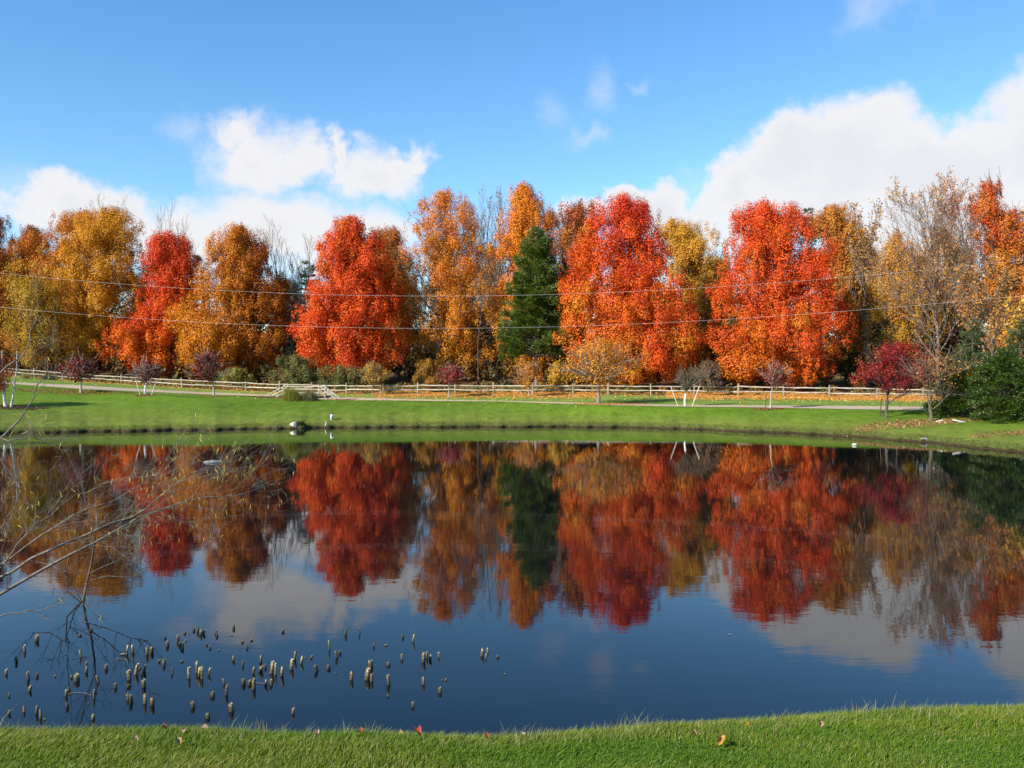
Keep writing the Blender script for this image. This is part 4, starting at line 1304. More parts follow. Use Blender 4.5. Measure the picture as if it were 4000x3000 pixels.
def clump(name, label, px0, px1, pyb, hgt, cols, n, seed, w=.02, lean_s=.5, cat='plant'):
    rng = np.random.default_rng(seed)
    b = hit((px0 + px1) / 2, pyb)
    half = (px1 - px0) / 2 / FPX * b[1]
    u = np.clip(rng.normal(0, .45, n), -1, 1)
    X = b[0] + u * half * .8
    Yq = b[1] + rng.normal(0, .3, n)
    h = hgt * (1 - .72 * u ** 2) * rng.uniform(.35, 1.1, n)
    lean = np.stack([u * lean_s + rng.normal(0, .25, n), rng.normal(-.1, .25, n), np.zeros(n)], 1)
    mb = MB()
    f = rng.random(n)
    blades(mb, np.stack([X, Yq, gz(X, Yq) - .02], 1), h, rng.uniform(.6, 1.4, n) * w, lean, palcol(cols, f), rng)
    o = mb.build(name, GRASS)
    o.data.transform(__import__('mathutils').Matrix.Translation(-Vector(b)))
    o.location = b
    return tag(o, label, cat)


clump('ornamental_grass', 'tall clump of yellow green ornamental grass in front of the footbridge', 1098, 1180, 1563, 1.15, [(.20, .24, .03), (.36, .35, .05), (.26, .18, .06)], 1700, 1)
clump('ornamental_grass', 'brownish clump of ornamental grass right of the yellow green one', 1168, 1250, 1563, .95, [(.20, .13, .06), (.16, .17, .04), (.36, .32, .2)], 1300, 2)
clump('yucca_plant', 'dark blue green spiky plant before the left end of the fence', 165, 222, 1484, .85, [(.03, .07, .035), (.06, .11, .06)], 500, 3, .045, .9)
clump('ornamental_grass', 'straw coloured grass tuft beside the first fence post at the left', 78, 120, 1478, .8, [(.3, .25, .09), (.4, .33, .12)], 500, 4)

# ---------------------------------------------------------------- fallen leaves on the far lawn
rng = np.random.default_rng(8)
mb = MB()


def litter_field(n, px0, px1, f0, f1, dist, pal, size):
    """f0..f1 rows measured relative to the fence line in metres"""
    px = rng.uniform(px0, px1, n)
    Y = np.interp(px, CP, C_FE) + dist(n)
    X = (px - 2000) / FPX * Y
    e = np.interp(px, CP, C_EDGE) + 1.0
    k = Y > e
    X, Y = X[k], Y[k]
    Z = gz(X, Y) + .03
    m = len(X)
    kites(mb, np.stack([X, Y, Z], 1), unit(np.array([0, -.25, 1.0]) + rng.normal(0, .35, (m, 3))), size * rng.uniform(.6, 1.3, m), .85, palcol(pal, rng.random(m)) * rng.uniform(.8, 1.15, (m, 1)), rng)


LP = [(.62, .30, .05), (.60, .20, .03), (.55, .36, .10), (.45, .14, .03)]
litter_field(12000, 1450, 2350, 0, 1, lambda n: rng.normal(.5, 2.6, n), LP, .16)
litter_field(26000, 2600, 3800, 0, 1, lambda n: rng.normal(.2, 2.6, n), LP, .16)
litter_field(6000, -100, 2700, 0, 1, lambda n: rng.normal(1.5, 3.0, n), LP, .14)
litter_field(3500, -100, 4200, 0, 1, lambda n: -np.abs(rng.normal(0, 9.0, n)), [(.62, .42, .14), (.6, .3, .06), (.66, .5, .2)], .11)


def litter_spot(px, py, rx, ry, n, pal, size=.11):
    b = hit(px, py)
    r = rng.random(n) ** .6
    a = rng.uniform(0, 2 * np.pi, n)
    X = b[0] + rx * r * np.cos(a)
    Y = b[1] + ry * r * np.sin(a)
    kites(mb, np.stack([X, Y, gz(X, Y) + .03], 1), unit(np.array([0, -.25, 1.0]) + rng.normal(0, .35, (n, 3))), size * rng.uniform(.6, 1.3, n), .85, palcol(pal, rng.random(n)), rng)


DP = [(.20, .07, .03), (.28, .11, .04), (.16, .07, .03)]
litter_spot(316, 1533, 5.5, 2.2, 1300, DP)
litter_spot(567, 1545, .9, .6, 260, DP)
litter_spot(836, 1549, 1.3, .7, 300, DP)
litter_spot(2390, 1579, 3.2, 1.2, 900, [(.5, .2, .04), (.4, .16, .05), (.55, .3, .06)])
litter_spot(3008, 1597, 1.2, .6, 420, DP)
litter_spot(3560, 1655, 4.2, 1.6, 1200, [(.34, .16, .07), (.28, .12, .05), (.5, .3, .14)])
litter_spot(3950, 1695, 2.2, 1.2, 300, [(.34, .16, .07), (.28, .12, .05)])
litter_spot(40, 1592, 2.6, 1.1, 1500, [(.09, .05, .04), (.12, .065, .045)])
litter_spot(1060, 1555, 1.3, .5, 400, [(.28, .09, .04), (.2, .07, .04)])
litter_spot(1345, 1562, 1.3, .4, 300, [(.28, .09, .04), (.2, .07, .04)])
tag(mb.build('fallen_leaves', LITTER), 'orange and brown leaves strewn over the far lawn and under the trees', 'leaves', kind='stuff')

# ---------------------------------------------------------------- stakes, rods and small things on the far shore


def pole(name, label, cat, a, b, Y, r, mat, group=None, n=7, col=(1, 1, 1)):
    A, B = pt(*a, Y), pt(*b, Y)
    mb = MB()
    mb.tube([A, (A + B) / 2, B], r, n, col)
    o = mb.build(name, mat)
    o.data.transform(__import__('mathutils').Matrix.Translation(-Vector(B)))
    o.location = B
    return tag(o, label, cat, group)


G = 'stakes beside young trees'
Y1 = hit(567, 1545)[1]
pole('support_stake', 'pale leaning stake left of the thin purple sapling', 'stake', (530, 1482), (549, 1546), Y1, .036, STAKEWOOD, G)
pole('support_stake', 'pale leaning stake right of the thin purple sapling', 'stake', (611, 1486), (590, 1550), Y1, .036, STAKEWOOD, G)
Y2 = hit(2675, 1587)[1]
pole('support_stake', 'whitish stake left of the leafless sapling, tilted away from it', 'stake', (2620, 1508), (2648, 1586), Y2, .036, STAKEWOOD, G)
pole('support_stake', 'whitish stake right of the leafless sapling, tilted away from it', 'stake', (2732, 1510), (2702, 1592), Y2 - .4, .036, STAKEWOOD, G)
pole('marker_rod', 'thin dark rod standing just left of the slim pale purple tree', 'rod', (2993, 1543), (2990, 1595), hit(2990, 1594)[1], .025, METAL)
pole('marker_rod', 'thin rusty rod standing left of the dark crimson tree', 'rod', (3443, 1556), (3438, 1630), hit(3438, 1628)[1], .03, METAL)
pole('fallen_stick', 'white stick lying on the lawn at the foot of the evergreens', 'stick', (3722, 1640), (3782, 1653), hit(3750, 1650)[1], .035, WRAP)
pole('fallen_stick', 'short pale stick lying near the low splitting tree', 'stick', (3652, 1648), (3682, 1641), hit(3668, 1648)[1], .025, WRAP)

# drain pipe end
b = hit(1148, 1672)
Yp = b[1]
pipe = thing('drain_pipe', 'cream coloured round drain pipe end poking out of the far bank', 'pipe', (b[0], Yp, 0.1))
th = np.linspace(0, 2 * np.pi, 20, endpoint=False)
ax = unit(np.array([-.16, -1.0, -.03]))
c0 = np.array([b[0], Yp - .30, .19])
mb = MB()
mb.tube([c0 - ax * 1.2, c0 - ax * .3, c0], .225, 20, cap=False)
mb.tube([c0, c0 + ax * .003, c0 - ax * .003, c0 - ax * .7], [.225, .21, .195, .19], 20, cap=False)
mb.build('pipe_wall', CREAM, pipe, smoothf=True)
mb = MB()
prof = [(.19, -.1), (.16, -.03), (.09, .015), (.02, .03)]
mb.tube([c0 + ax * d for r, d in prof], [r for r, d in prof], 20)
mb.build('end_cap', CREAM, pipe, smoothf=True)
# tuft of dark weeds over the pipe
rng = np.random.default_rng(9)
n = 260
X = b[0] + .36 + rng.normal(0, .2, n)
Yq = Yp + .12 + rng.normal(0, .14, n)
mb = MB()
blades(mb, np.stack([X, Yq, gz(X, Yq)], 1), rng.uniform(.15, .36, n), np.full(n, .03), np.stack([rng.normal(.2, .4, n), rng.normal(-.4, .3, n), np.zeros(n)], 1), palcol([(.04, .05, .02), (.10, .10, .03)], rng.random(n)), rng)
tag(mb.build('weed_tuft', GRASS), 'dark tuft of weeds hanging over the drain pipe end', 'weeds')

# white box on the lawn
b = hit(1297, 1641)
box = thing('utility_box', 'small white box with a grey panel standing on the lawn near the water', 'box', tuple(b))
mb = MB()
mb.box(b + [0, 0, .2], (.2, .16, .40), .15)
mb.build('body', WHITE, box)
mb = MB()
mb.box(b + [0, 0, .42], (.24, .2, .04), .15)
mb.build('lid', METAL, box)
mb = MB()
mb.box(b + [.012, -.084, .2], (.11, .014, .26), .15)
mb.build('panel', GREYP, box)
pole('wooden_stake', 'short tan wooden stake leaning at the far edge of the water', 'stake', (1275, 1647), (1271, 1672), hit(1272, 1670)[1], .05, STAKEWOOD, None, 4)


def rock(name, label, cat, c, s, mat, seed, flat=1.0):
    rng = np.random.default_rng(seed)
    u = np.linspace(0, np.pi, 9)
    v = np.linspace(0, 2 * np.pi, 14, endpoint=False)
    U, Vv = np.meshgrid(u, v, indexing='ij')
    ph = rng.uniform(0, 6, 6)
    r = 1 + flat * (.10 * np.sin(3 * Vv + ph[0]) * np.sin(U) + .10 * np.sin(2 * U * 2 + ph[1]) + .07 * np.sin(5 * Vv + ph[2]) * np.sin(U))
    P = np.stack([r * np.sin(U) * np.cos(Vv) * s[0], r * np.sin(U) * np.sin(Vv) * s[1], np.clip(r * np.cos(U), -1, .85) * s[2]], -1).reshape(-1, 3) + c
    mb = MB()
    i = np.arange(8)[:, None] * 14
    j = np.arange(14)[None]
    mb.add(P, np.stack([i + j, i + 14 + j, i + 14 + (j + 1) % 14, i + (j + 1) % 14], -1).reshape(-1, 4))
    o = mb.build(name, mat, smoothf=True)
    o.data.transform(__import__('mathutils').Matrix.Translation(-Vector(c)))
    o.location = c
    return tag(o, label, cat)


def on_water(px, py):
    Y = EYE * FPX / (py - HOR)
    return np.array([(px - 2000) / FPX * Y, Y, 0.0])


rock('boulder', 'grey stone sitting at the waterline on the right', 'stone', on_water(3612, 1727) + [0, .1, .08], (.22, .16, .17), STONE, 1)
fl = on_water(3338, 1740)
buoy = thing('float', 'small cream float on the water near the right shore', 'float', tuple(fl))
mb = MB()
rr = np.array([(.02, -.05), (.11, -.03), (.135, .02), (.115, .07), (.07, .095), (.02, .10)])
mb.tube([fl + [0, 0, z] for r, z in rr], [r for r, z in rr], 14)
mb.build('float_body', CREAM, buoy, smoothf=True)
mb = MB()
mb.tube([fl + [0, 0, .015], fl + [0, 0, .035]], .139, 14)
mb.build('band', GREYP, buoy)
ds = on_water(834, 1806)
disc = thing('pond_aerator', 'flat grey aerator disc floating in the left middle of the pond', 'aerator', tuple(ds))
mb = MB()
rr = np.array([(.30, -.04), (.36, .0), (.37, .03), (.33, .055), (.1, .065)])
mb.tube([ds + [0, 0, z] for r, z in rr], [r for r, z in rr], 22)
mb.build('float_ring', GREYP, disc, smoothf=True)
mb = MB()
mb.tube([ds + [0, 0, .06], ds + [0, 0, .085], ds + [0, 0, .09]], [.12, .11, .05], 14)
mb.build('motor_cap', GREYP, disc, smoothf=True)

# ---------------------------------------------------------------- overhead wires
for lab, rowsw, Yl, Yr_ in (('upper overhead wire sagging across the front of the trees', [(-900, 470), (0, 588), (300, 618), (600, 634), (900, 640), (1160, 636), (1500, 622), (1800, 600), (2212, 563), (3100, 470)], 74, 62),
                            ('lower overhead wire sagging across the front of the trees', [(-900, 550), (0, 662), (300, 690), (600, 703), (900, 710), (1200, 705), (1500, 693), (1800, 674), (2150, 645), (3100, 560)], 74, 62)):
    R = np.array(rowsw, float)
    xs_ = np.linspace(R[0, 0], R[-1, 0], 90)
    cf = np.polyfit(R[:, 0], R[:, 1], 4)
    ys_ = np.polyval(cf, xs_)
    P = np.array([pt(x * S, y * S, np.interp(x, [-900, 3100], [Yl, Yr_])) for x, y in zip(xs_, ys_)])
    mb = MB()
    mb.tube(P, .0048, 5)
    tag(mb.build('overhead_wire', WIREM, smoothf=True), lab, 'wire', 'overhead wires')

# ---------------------------------------------------------------- stubs in the shallow water
Z5 = [(285, 265, 310, 30), (195, 345, 395, 20), (130, 433, 475, 20), (48, 530, 570, 20), (225, 550, 610, 20), (293, 560, 590, 16), (232, 662, 705, 22), (68, 720, 745, 14), (68, 848, 885, 20),
      (190, 820, 865, 18), (286, 817, 880, 18), (317, 853, 910, 20), (350, 915, 930, 12), (433, 575, 590, 14), (560, 580, 600, 18), (600, 572, 625, 36), (684, 472, 510, 20), (677, 508, 555, 20),
      (636, 378, 435, 14), (715, 210, 232, 24), (630, 255, 270, 24), (836, 495, 530, 24), (773, 582, 630, 18), (520, 690, 740, 22), (545, 665, 700, 18), (530, 793, 830, 24), (738, 700, 760, 14),
      (910, 635, 675, 20), (728, 885, 925, 18), (697, 795, 806, 10), (995, 340, 410, 14), (1045, 338, 395, 20), (1157, 353, 415, 18), (1192, 350, 400, 22), (1248, 453, 475, 16), (1287, 455, 500, 22),
      (1297, 268, 290, 14), (1316, 310, 350, 24), (1400, 262, 310, 20), (1430, 325, 365, 26), (1412, 315, 345, 14), (1452, 235, 252, 18), (1458, 298, 314, 14), (1358, 520, 565, 14), (1017, 543, 610, 30),
      (1015, 650, 672, 26), (1065, 495, 570, 24), (1102, 510, 530, 14), (1132, 500, 550, 20), (1118, 548, 580, 14), (1132, 608, 670, 28), (1008, 722, 770, 18), (1032, 727, 790, 26), (1140, 727, 800, 24),
      (1196, 750, 815, 34), (1518, 785, 830, 32), (1670, 712, 745, 34), (1635, 876, 915, 34), (1817, 800, 860, 40), (1777, 658, 730, 22), (1761, 603, 645, 16), (1485, 515, 600, 22), (1545, 473, 555, 18),
      (1562, 512, 585, 24), (1586, 518, 605, 18), (1635, 518, 575, 16), (1523, 205, 230, 18), (1553, 205, 240, 16), (1577, 222, 260, 20), (1597, 222, 255, 16), (1697, 225, 252, 20), (1707, 245, 272, 16),
      (1836, 178, 210, 18), (1830, 422, 462, 20), (1908, 468, 505, 14), (1625, 328, 345, 14), (1652, 344, 368, 16), (1722, 376, 386, 16), (1903, 305, 322, 20), (1976, 293, 308, 18), (1945, 340, 365, 14),
      (1988, 508, 565, 18), (2047, 422, 475, 22), (2045, 508, 550, 30), (2085, 488, 518, 16), (1914, 603, 650, 28), (1962, 620, 650, 30), (1993, 607, 685, 26), (2087, 610, 660, 18), (2132, 615, 655, 22),
      (2133, 473, 560, 28), (2165, 490, 570, 18), (1428, 460, 474, 20), (1485, 248, 254, 14), (1821, 265, 272, 12)]
Z6 = [(200, 508, 580, 26), (277, 455, 530, 28), (302, 390, 455, 24), (353, 430, 485, 20), (388, 437, 446, 12), (433, 430, 446, 18), (479, 492, 545, 24), (568, 498, 528, 28), (628, 560, 568, 12),
      (210, 215, 238, 20), (580, 300, 375, 14), (638, 382, 440, 18), (658, 383, 408, 18), (703, 207, 258, 16), (815, 210, 255, 10), (926, 328, 355, 14), (1020, 335, 345, 26), (748, 553, 615, 24),
      (903, 458, 520, 32), (872, 528, 610, 38), (908, 570, 625, 22), (1040, 478, 502, 28), (1042, 578, 650, 26), (1038, 728, 748, 16), (1148, 415, 455, 18), (1153, 262, 285, 16), (1231, 256, 315, 16),
      (1313, 410, 475, 26), (1341, 392, 440, 16), (1368, 415, 460, 20), (1438, 403, 440, 16), (1313, 597, 650, 20), (1447, 675, 715, 24), (1237, 788, 825, 22), (1462, 610, 620, 10), (1490, 605, 620, 16),
      (1774, 368, 425, 24), (1819, 370, 405, 16), (1806, 412, 445, 14), (1900, 422, 440, 22), (1956, 563, 572, 14), (290, 838, 880, 24)]
ZS = 2212 / 1100.0
STUBS = [(x / ZS, 2350 + a / ZS, 2350 + b_ / ZS, w / ZS) for x, a, b_, w in Z5] + [(1000 + x / ZS, 2350 + a / ZS, 2350 + b_ / ZS, w / ZS) for x, a, b_, w in Z6]
rng = np.random.default_rng(21)
info = []
for (px, ptop, pw, wpx) in STUBS:
    c = on_water(px, pw)
    H = (pw - ptop) / FPX * c[1] * 1.03
    R = wpx / FPX * c[1] / 2 * 1.05
    info.append([px, pw, H, R, c])
ORD = ['first', 'second', 'third', 'fourth', 'fifth', 'sixth', 'seventh', 'eighth', 'ninth', 'tenth', 'eleventh', 'twelfth', 'thirteenth', 'fourteenth', 'fifteenth', 'sixteenth']


def classes(s_):
    px, pw, H, R, c = s_
    band = 'far' if pw < 2520 else ('middle' if pw < 2625 else ('near' if pw < 2690 else 'nearest'))
    hc = 'tall' if H > .095 else ('middling' if H > .06 else ('short' if H > .03 else 'barely showing'))
    wc = 'stout' if R > .0185 else 'slim'
    third = 'left' if px < 420 else ('centre' if px < 1010 else 'right')
    return band, hc, wc, third


byc = {}
for q, s_ in enumerate(info):
    byc.setdefault(classes(s_), []).append(q)
where = {'far': 'farthest band', 'middle': 'middle band', 'near': 'near band', 'nearest': 'nearest band'}
part = {'left': 'left part', 'centre': 'centre part', 'right': 'right part'}
LBL = {}
for key, ids in byc.items():
    ids.sort(key=lambda q: info[q][0])
    band, hc, wc, third = key
    for r, q in enumerate(ids):
        tail = f"{hc} {wc} pond stake{'s' if len(ids) > 1 else ''}, {where[band]}, {part[third]}"
        LBL[q] = (ORD[r] + ' from left of the ' if len(ids) > 1 else 'the only ') + tail
for q, (px, pw, H, R, c) in enumerate(info):
    n = 9
    th = np.linspace(0, 2 * np.pi, n, endpoint=False)
    gro = 1 + rng.normal(0, .10, n)
    lv = [-.10, 0, H * .35, H * .7, H]
    tilt = rng.normal(0, .12, 2)
    rings = []
    jag = rng.uniform(-.22, .12, n) * min(H, .06)
    for m, z in enumerate(lv):
        rr = R * gro * (1.06 - .10 * m / 4 + rng.normal(0, .03)) * (.88 if m == 4 else 1)
        zz = z + (jag if m == 4 else 0)
        rings.append(np.stack([np.cos(th) * rr + tilt[0] * z, np.sin(th) * rr + tilt[1] * z, np.zeros(n) + zz], 1))
    V = np.concatenate(rings + [np.array([[tilt[0] * H, tilt[1] * H, H - .2 * min(H, .05)]])])
    mb = MB()
    tone = rng.uniform(.55, 1.25) * (1.55 if H > .10 else (.6 if H < .05 else 1.0)) * (.75 if pw < 2500 else 1)  # tall stakes brightened: sunlit highlight put into their colour
    for m in range(4):
        a = m * n + np.arange(n)
        b_ = m * n + (np.arange(n) + 1) % n
        F = np.stack([a, b_, b_ + n, a + n], 1)
        k = [.2, .3, .55, 1.15][m] * tone  # paler towards the top, where the painted highlight sits
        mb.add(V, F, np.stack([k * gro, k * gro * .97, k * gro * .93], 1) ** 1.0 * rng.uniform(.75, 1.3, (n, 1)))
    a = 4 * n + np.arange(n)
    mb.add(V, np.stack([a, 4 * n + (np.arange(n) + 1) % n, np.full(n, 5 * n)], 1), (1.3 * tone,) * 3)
    o = mb.build('pond_stake', STUBWOOD)
    o.location = c
    tag(o, LBL[q], 'stake', 'weathered stakes standing in the pond')

# bits drifting between the stakes
for px, py, s_, colr, lab in ((478, 2557, .055, (.42, .26, .2), 'pinkish curled leaf floating beside the slim stakes at left'), (412, 2561, .03, (.12, .08, .04), 'dark scrap of leaf floating left of the slim stakes'),
                              (1218, 2562, .03, (.3, .2, .1), 'small brown leaf floating in the right of the stake cluster'), (2850, 2480, .05, (.5, .3, .08), 'lone tan leaf floating on open water at right')):
    c = on_water(px, py) + [0, 0, .004]
    mb = MB()
    a = rng.uniform(0, 6.28, 9).cumsum() * 0 + np.linspace(0, 2 * np.pi, 9, endpoint=False)
    rr = s_ * rng.uniform(.35, .65, 9)
    V = np.concatenate([np.stack([np.cos(a) * rr, np.sin(a) * rr * .6, .25 * rr * rng.uniform(.3, 1, 9)], 1), [[0, 0, .001]]])
    mb.add(V, np.stack([np.arange(9), (np.arange(9) + 1) % 9, np.full(9, 9)], 1), colr)
    o = mb.build('floating_leaf', LITTER)
    o.location = c
    tag(o, lab, 'leaf', 'leaves floating on the pond')
for px, py, dx, lab in ((305, 2712, .16, 'thin pale twig lying in the water near the left stakes'), (1012, 2674, .12, 'arched pale twig between two stakes in the cluster centre'), (470, 2578, .1, 'short twig floating below the pinkish curled leaf')):
    c = on_water(px, py)
    mb = MB()
    mb.tube([(-dx, 0, -.004), (-dx * .3, .03, .006), (dx * .4, .01, .012), (dx, -.03, -.002)], [.003, .004, .003, .002], 5, (.9, .85, .7))
    o = mb.build('floating_twig', WILLOWBARK)
    o.location = c
    tag(o, lab, 'twig', 'twigs floating among the stakes')

# ---------------------------------------------------------------- willow over the water at the left
rng = np.random.default_rng(31)
wb = np.array([-7.6, 9.6, -.1])
wil = thing('willow_tree', 'leaning willow with long thin branches and narrow yellow leaves at the left', 'tree', (float(wb[0]), float(wb[1]), float(bz(wb[0], wb[1]))))
wbase = np.array(wil.location)
mb = MB()
mb.tube([wbase + [0, 0, -.2], wbase + [.1, 0, .4], wbase + [.35, .05, .9], wbase + [.5, .05, 1.6], wbase + [.4, .3, 2.6], wbase + [.6, .4, 3.6]], [.13, .11, .10, .08, .06, .03], 9)
leafP = []


def spray(p, d, L, r, lev):
    k = 5
    pts = [p]
    cur, dv = p.copy(), d.copy()
    for _ in range(k):
        dv = unit(dv + rng.normal(0, .10, 3) + np.array([0, 0, .03]))
        cur = cur + dv * L / k
        pts.append(cur)
    pts = np.array(pts)
    mb.tube(pts, np.linspace(r, max(.0012, r * .4), k + 1), 4, cap=False)
    if lev < 2:
        for _ in range(4 if lev == 0 else 3):
            t = rng.uniform(.25, .95) * k
            q = np.array([np.interp(t, np.arange(k + 1), pts[:, a]) for a in range(3)])
            nd = unit(dv * .8 + rng.normal(0, .42, 3))
            spray(q, nd, L * rng.uniform(.4, .65), r * .5, lev + 1)
    leafP.append((pts, lev))


def bough(P, r0, r1, nsp, Lsp, leafy_from=.3):
    """P rows (px, py, Y)"""
    r0 *= .58
    r1 *= .5
    Q = np.array([pt(*q) for q in P])
    k = 16
    s = np.linspace(0, len(Q) - 1, k)
    C = np.stack([np.interp(s, np.arange(len(Q)), Q[:, a]) for a in range(3)], 1)
    for _ in range(2):
        C[1:-1] = (C[:-2] + 2 * C[1:-1] + C[2:]) / 4
    C[1:-1] += rng.normal(0, .012, (k - 2, 3))
    mb.tube(C, np.linspace(r0, r1, k), 7, cap=False)
    nsp = int(nsp * 1.9)
    for q in range(nsp):
        t = (leafy_from + (1 - leafy_from) * (q + rng.random()) / nsp) * (k - 1)
        p = np.array([np.interp(t, np.arange(k), C[:, a]) for a in range(3)])
        i = min(k - 2, int(t))
        ax = unit(C[i + 1] - C[i])
        spray(p, unit(ax * .95 + rng.normal(0, .38, 3) + np.array([0, 0, -.04])), Lsp * rng.uniform(.5, 1.15), max(.0025, r1 * .9), 0)
    return C


st1 = np.array([wbase + [.25, 0, .6]])
def px_of(p):
    return (2000 + FPX * p[0] / p[1], HOR + (EYE - p[2]) / p[1] * FPX, p[1])


s0 = px_of(wbase + np.array([.2, .02, .55]))
s1 = px_of(wbase + np.array([.45, .05, 1.35]))
s2 = px_of(wbase + np.array([.42, .2, 2.3]))
bough([s0, (-150, 2440, 9.5), (0, 2320, 9.6), (230, 2190, 9.8), (420, 2085, 10.0), (600, 1990, 10.2), (780, 1945, 10.4), (950, 1930, 10.6)], .045, .006, 12, .75, .45)
bough([s0, (-120, 2330, 9.3), (0, 2255, 9.3), (200, 2140, 9.3), (400, 2060, 9.3), (560, 2010, 9.4), (640, 1925, 9.5), (760, 1840, 9.6), (860, 1820, 9.7)], .036, .005, 12, .7, .4)
bough([s1, (-100, 2280, 9.9), (0, 2210, 9.9), (110, 2110, 10.0), (260, 2030, 10.0), (420, 1960, 10.1), (560, 1900, 10.3), (660, 1800, 10.5)], .026, .004, 11, .6, .4)
bough([s1, (-60, 2300, 9.2), (30, 2190, 9.1), (80, 2110, 9.1), (190, 2000, 9.1), (320, 1930, 9.1), (420, 1880, 9.2)], .02, .003, 8, .5, .4)
bough([s0, (-120, 2460, 9.0), (0, 2392, 9.0), (120, 2395, 9.1), (220, 2365, 9.2), (340, 2358, 9.3)], .02, .004, 4, .3, .5)
bough([s1, (-100, 2150, 8.8), (0, 2080, 8.8), (60, 1990, 8.8), (85, 1900, 8.9), (70, 1780, 9.0)], .018, .004, 6, .55, .4)
bough([s2, (-120, 1790, 9.4), (0, 1722, 9.4), (60, 1665, 9.5), (100, 1600, 9.6), (140, 1525, 9.7), (185, 1440, 9.8), (210, 1370, 9.9)], .03, .004, 3, .5, .5)
bough([s2, (-80, 1560, 9.8), (0, 1475, 9.8), (12, 1442, 9.8), (80, 1408, 9.8), (120, 1345, 9.9), (135, 1270, 10.0), (150, 1190, 10.1)], .03, .004, 3, .5, .5)
bough([s2, (-60, 1740, 9.0), (0, 1705, 9.0), (70, 1722, 9.0), (130, 1708, 9.0), (200, 1738, 9.1), (330, 1750, 9.2)], .018, .003, 4, .4, .4)
bough([s2, (-90, 1640, 9.2), (10, 1790, 9.0), (60, 1880, 9.0), (75, 1960, 9.0), (10, 2120, 9.0)], .014, .003, 6, .4, .3)
mb.build('trunk', WILLOWBARK, wil, smoothf=True)
A, Dv = [], []
for pts, lev in leafP:
    for q in range(3 if lev else 2):
        if rng.random() < .20:
            t = rng.uniform(.3, 1) * 5
            p = np.array([np.interp(t, np.arange(6), pts[:, a]) for a in range(3)])
            px_ = px_of(p)
            if px_[0] < 500 and rng.random() < .7:
                continue
            A.append(p)
            Dv.append(unit(np.array([rng.normal(0, .5), rng.normal(0, .5), -.9 + rng.normal(0, .5)])))
A, Dv = np.array(A), np.array(Dv)
mb = MB()
needles(mb, A, Dv, rng.uniform(.05, .10, len(A)), .0075, palcol([(.34, .31, .05), (.6, .48, .07), (.52, .44, .10)], rng.random(len(A))), rng)
mb.build('foliage', LEAF, wil)

# drowned sapling standing in the water in front of the willow
rng = np.random.default_rng(33)
sb = on_water(325, 2352)
sap = thing('drowned_sapling', 'dark leafless sapling rising straight out of the pond under the willow', 'tree', tuple(sb))
mb = MB()
leafP = []
for P, r in (([(325, 2362), (335, 2290), (355, 2210), (370, 2120), (377, 2040), (372, 1960), (370, 1890), (395, 1830)], .022), ([(325, 2362), (290, 2300), (255, 2240), (195, 2205), (120, 2190)], .012),
             ([(325, 2362), (262, 2310), (258, 2230), (270, 2170), (262, 2080), (275, 1980)], .013), ([(350, 2240), (400, 2215), (460, 2190), (520, 2110), (560, 2050)], .009), ([(374, 2080), (340, 1990), (320, 1900), (260, 1760)], .008),
             ([(340, 2270), (420, 2250), (510, 2255), (580, 2230)], .007)):
    Q = np.array([pt(x, y, sb[1] + .15 * k * rng.normal(0, .4)) for k, (x, y) in enumerate(P)])
    mb.tube(Q, np.linspace(r, .004, len(Q)), 6, cap=False)
    for _ in range(9):
        t = rng.uniform(.25, 1) * (len(Q) - 1)
        p = np.array([np.interp(t, np.arange(len(Q)), Q[:, a]) for a in range(3)])
        spray(p, unit(np.array([rng.normal(0, .7), rng.normal(0, .5), .6])), rng.uniform(.3, .6), .0045, 1)
mb.build('trunk', BARK, sap, smoothf=True)

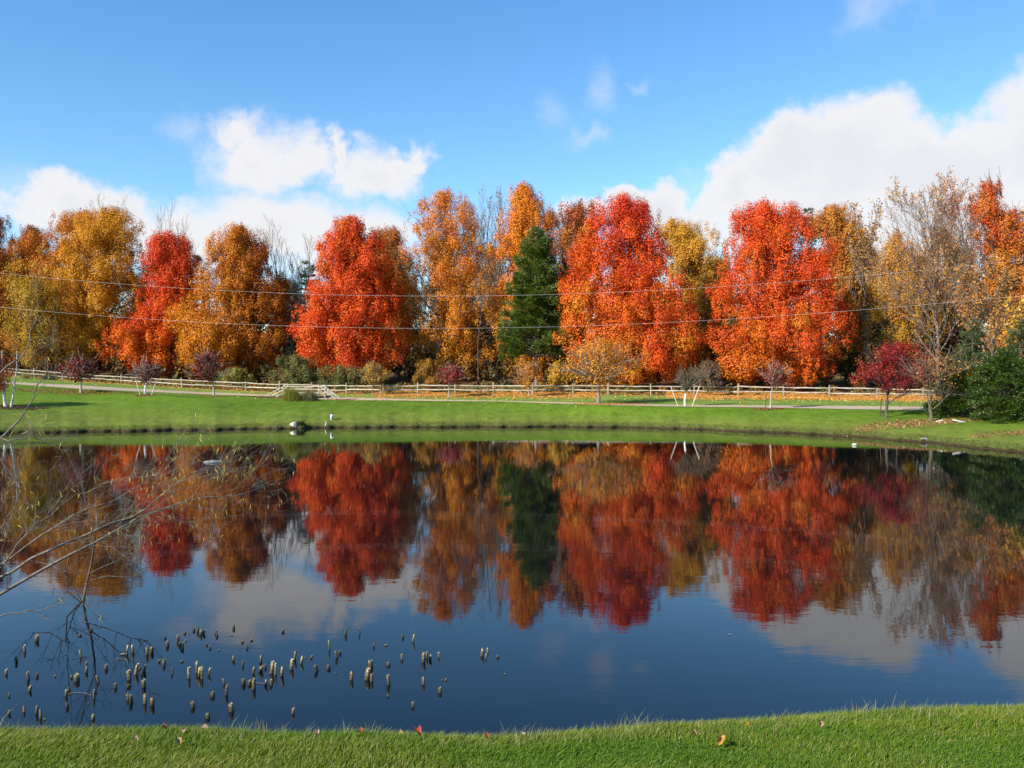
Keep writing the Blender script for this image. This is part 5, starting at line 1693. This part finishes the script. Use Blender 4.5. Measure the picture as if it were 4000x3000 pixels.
# ---------------------------------------------------------------- fallen leaves lying in the near grass, each one a thing
NEAR = [(245, 2885, .075, (.50, .13, .03), 'ragged orange red leaf on the near grass, far left'), (438, 2882, .05, (.22, .10, .05), 'small brown leaf right of the ragged orange red leaf'),
        (535, 2885, .04, (.46, .32, .18), 'small tan leaf right of the small brown leaf at left'), (701, 2900, .07, (.50, .36, .16), 'upright curled tan leaf in the near grass, left half'),
        (863, 2942, .055, (.20, .045, .03), 'dark maroon leaf low in the near grass, left half'), (1069, 2904, .07, (.46, .38, .14), 'flat curled straw coloured leaf right of the dark maroon leaf'),
        (45, 2977, .05, (.46, .34, .14), 'tan leaf in the bottom left corner of the picture'), (357, 2987, .055, (.55, .24, .05), 'orange leaf at the bottom edge, left'),
        (646, 2827, .055, (.15, .07, .04), 'dark brown curled leaf on the grass edge by the water, left'), (800, 2842, .055, (.50, .34, .26), 'pinkish tan leaf on the grass edge by the water'),
        (718, 2855, .04, (.56, .38, .24), 'tiny pale leaf left of the pinkish tan leaf'), (1241, 2865, .055, (.52, .36, .26), 'pale pinkish leaf left of centre near the grass edge'),
        (1410, 2855, .05, (.36, .13, .05), 'rust leaf sunk in the grass left of the red upright leaf'), (1567, 2867, .05, (.52, .34, .05), 'thin yellow leaf left of the red upright leaf'),
        (1634, 2852, .075, (.42, .06, .03), 'red upright leaf on the grass edge left of centre'), (1903, 2877, .05, (.40, .11, .05), 'small red leaf at the middle of the near grass'),
        (2044, 2867, .035, (.55, .45, .24), 'tiny straw leaf right of the small red middle leaf'), (2258, 2908, .075, (.34, .14, .08), 'reddish brown domed leaf right of centre'),
        (2755, 2892, .06, (.20, .08, .03), 'dark brown leaf touching the large orange yellow leaf'), (2814, 2897, .09, (.62, .34, .07), 'largest leaf, orange yellow, on the right half of near grass'),
        (2886, 2919, .065, (.60, .40, .34), 'pale pink leaf right of the large orange yellow leaf'), (2918, 2829, .055, (.66, .44, .05), 'bright yellow leaf above the large orange yellow leaf'),
        (3207, 2831, .055, (.46, .26, .14), 'tan leaf well right of the bright yellow leaf'), (2714, 2865, .045, (.32, .17, .09), 'small brown leaf left above the dark brown leaf'),
        (3870, 2770, .05, (.25, .10, .05), 'brown leaf at the far right of the grass edge'), (3166, 2870, .04, (.26, .12, .06), 'small brown leaf below the tan leaf at right'),
        (2958, 2987, .055, (.18, .08, .04), 'dark leaf at the bottom edge right of centre')]
rng = np.random.default_rng(41)
for px, py, s_, colr, lab in NEAR:
    Yt = np.linspace(3.2, 6.0, 600)
    Xt = (px - 2000) / FPX * Yt
    pr = HOR + (EYE - (bz(Xt, Yt) + .03)) / Yt * FPX
    i = int(np.argmin(np.abs(pr - py)))
    c = np.array([Xt[i], Yt[i], float(bz(Xt[i], Yt[i])) + .034])
    # lobed maple-like outline, cupped
    lob = np.array([(0, -.5), (.2, -.38), (.38, -.30), (.38, -.1), (.48, .06), (.36, .2), (.26, .36), (.14, .40), (0, .56), (-.14, .38), (-.28, .34), (-.34, .18), (-.47, .08), (-.38, -.1), (-.38, -.28), (-.2, -.4)]) * rng.uniform(.8, 1.12, (16, 1))
    z = 1.2 * (lob[:, 0] ** 2) * rng.uniform(.8, 2.4) + .2 * lob[:, 1] ** 2 * rng.uniform(-1, 2) + rng.normal(0, .09, len(lob))
    s_ *= .64
    colr = tuple(.62 * q_ for q_ in colr)
    V = np.concatenate([np.stack([lob[:, 0] * rng.uniform(.6, 1), lob[:, 1], z], 1), [[0, 0, 0]]]) * s_
    a = rng.uniform(0, 6.28)
    tl = rng.uniform(.5, 1.35)
    Rz = np.array([[math.cos(a), -math.sin(a), 0], [math.sin(a), math.cos(a), 0], [0, 0, 1]])
    Rx = np.array([[1, 0, 0], [0, math.cos(tl), -math.sin(tl)], [0, math.sin(tl), math.cos(tl)]])
    V = V @ Rz.T @ Rx.T
    n = len(lob)
    mb = MB()
    mb.add(V, np.stack([np.arange(n), (np.arange(n) + 1) % n, np.full(n, n)], 1), np.array(colr) * rng.uniform(.8, 1.15, (n, 1)))
    mb.tube(np.array([[0, -.5, z[0]], [.03, -.7, .05], [.08, -.95, .16]]) @ Rz.T @ Rx.T * s_, [.0012, .001, .001], 4, np.array(colr) * .7)
    o = mb.build('fallen_leaf', LITTER)
    o.location = c
    tag(o, lab, 'leaf', 'leaves lying on the near grass')
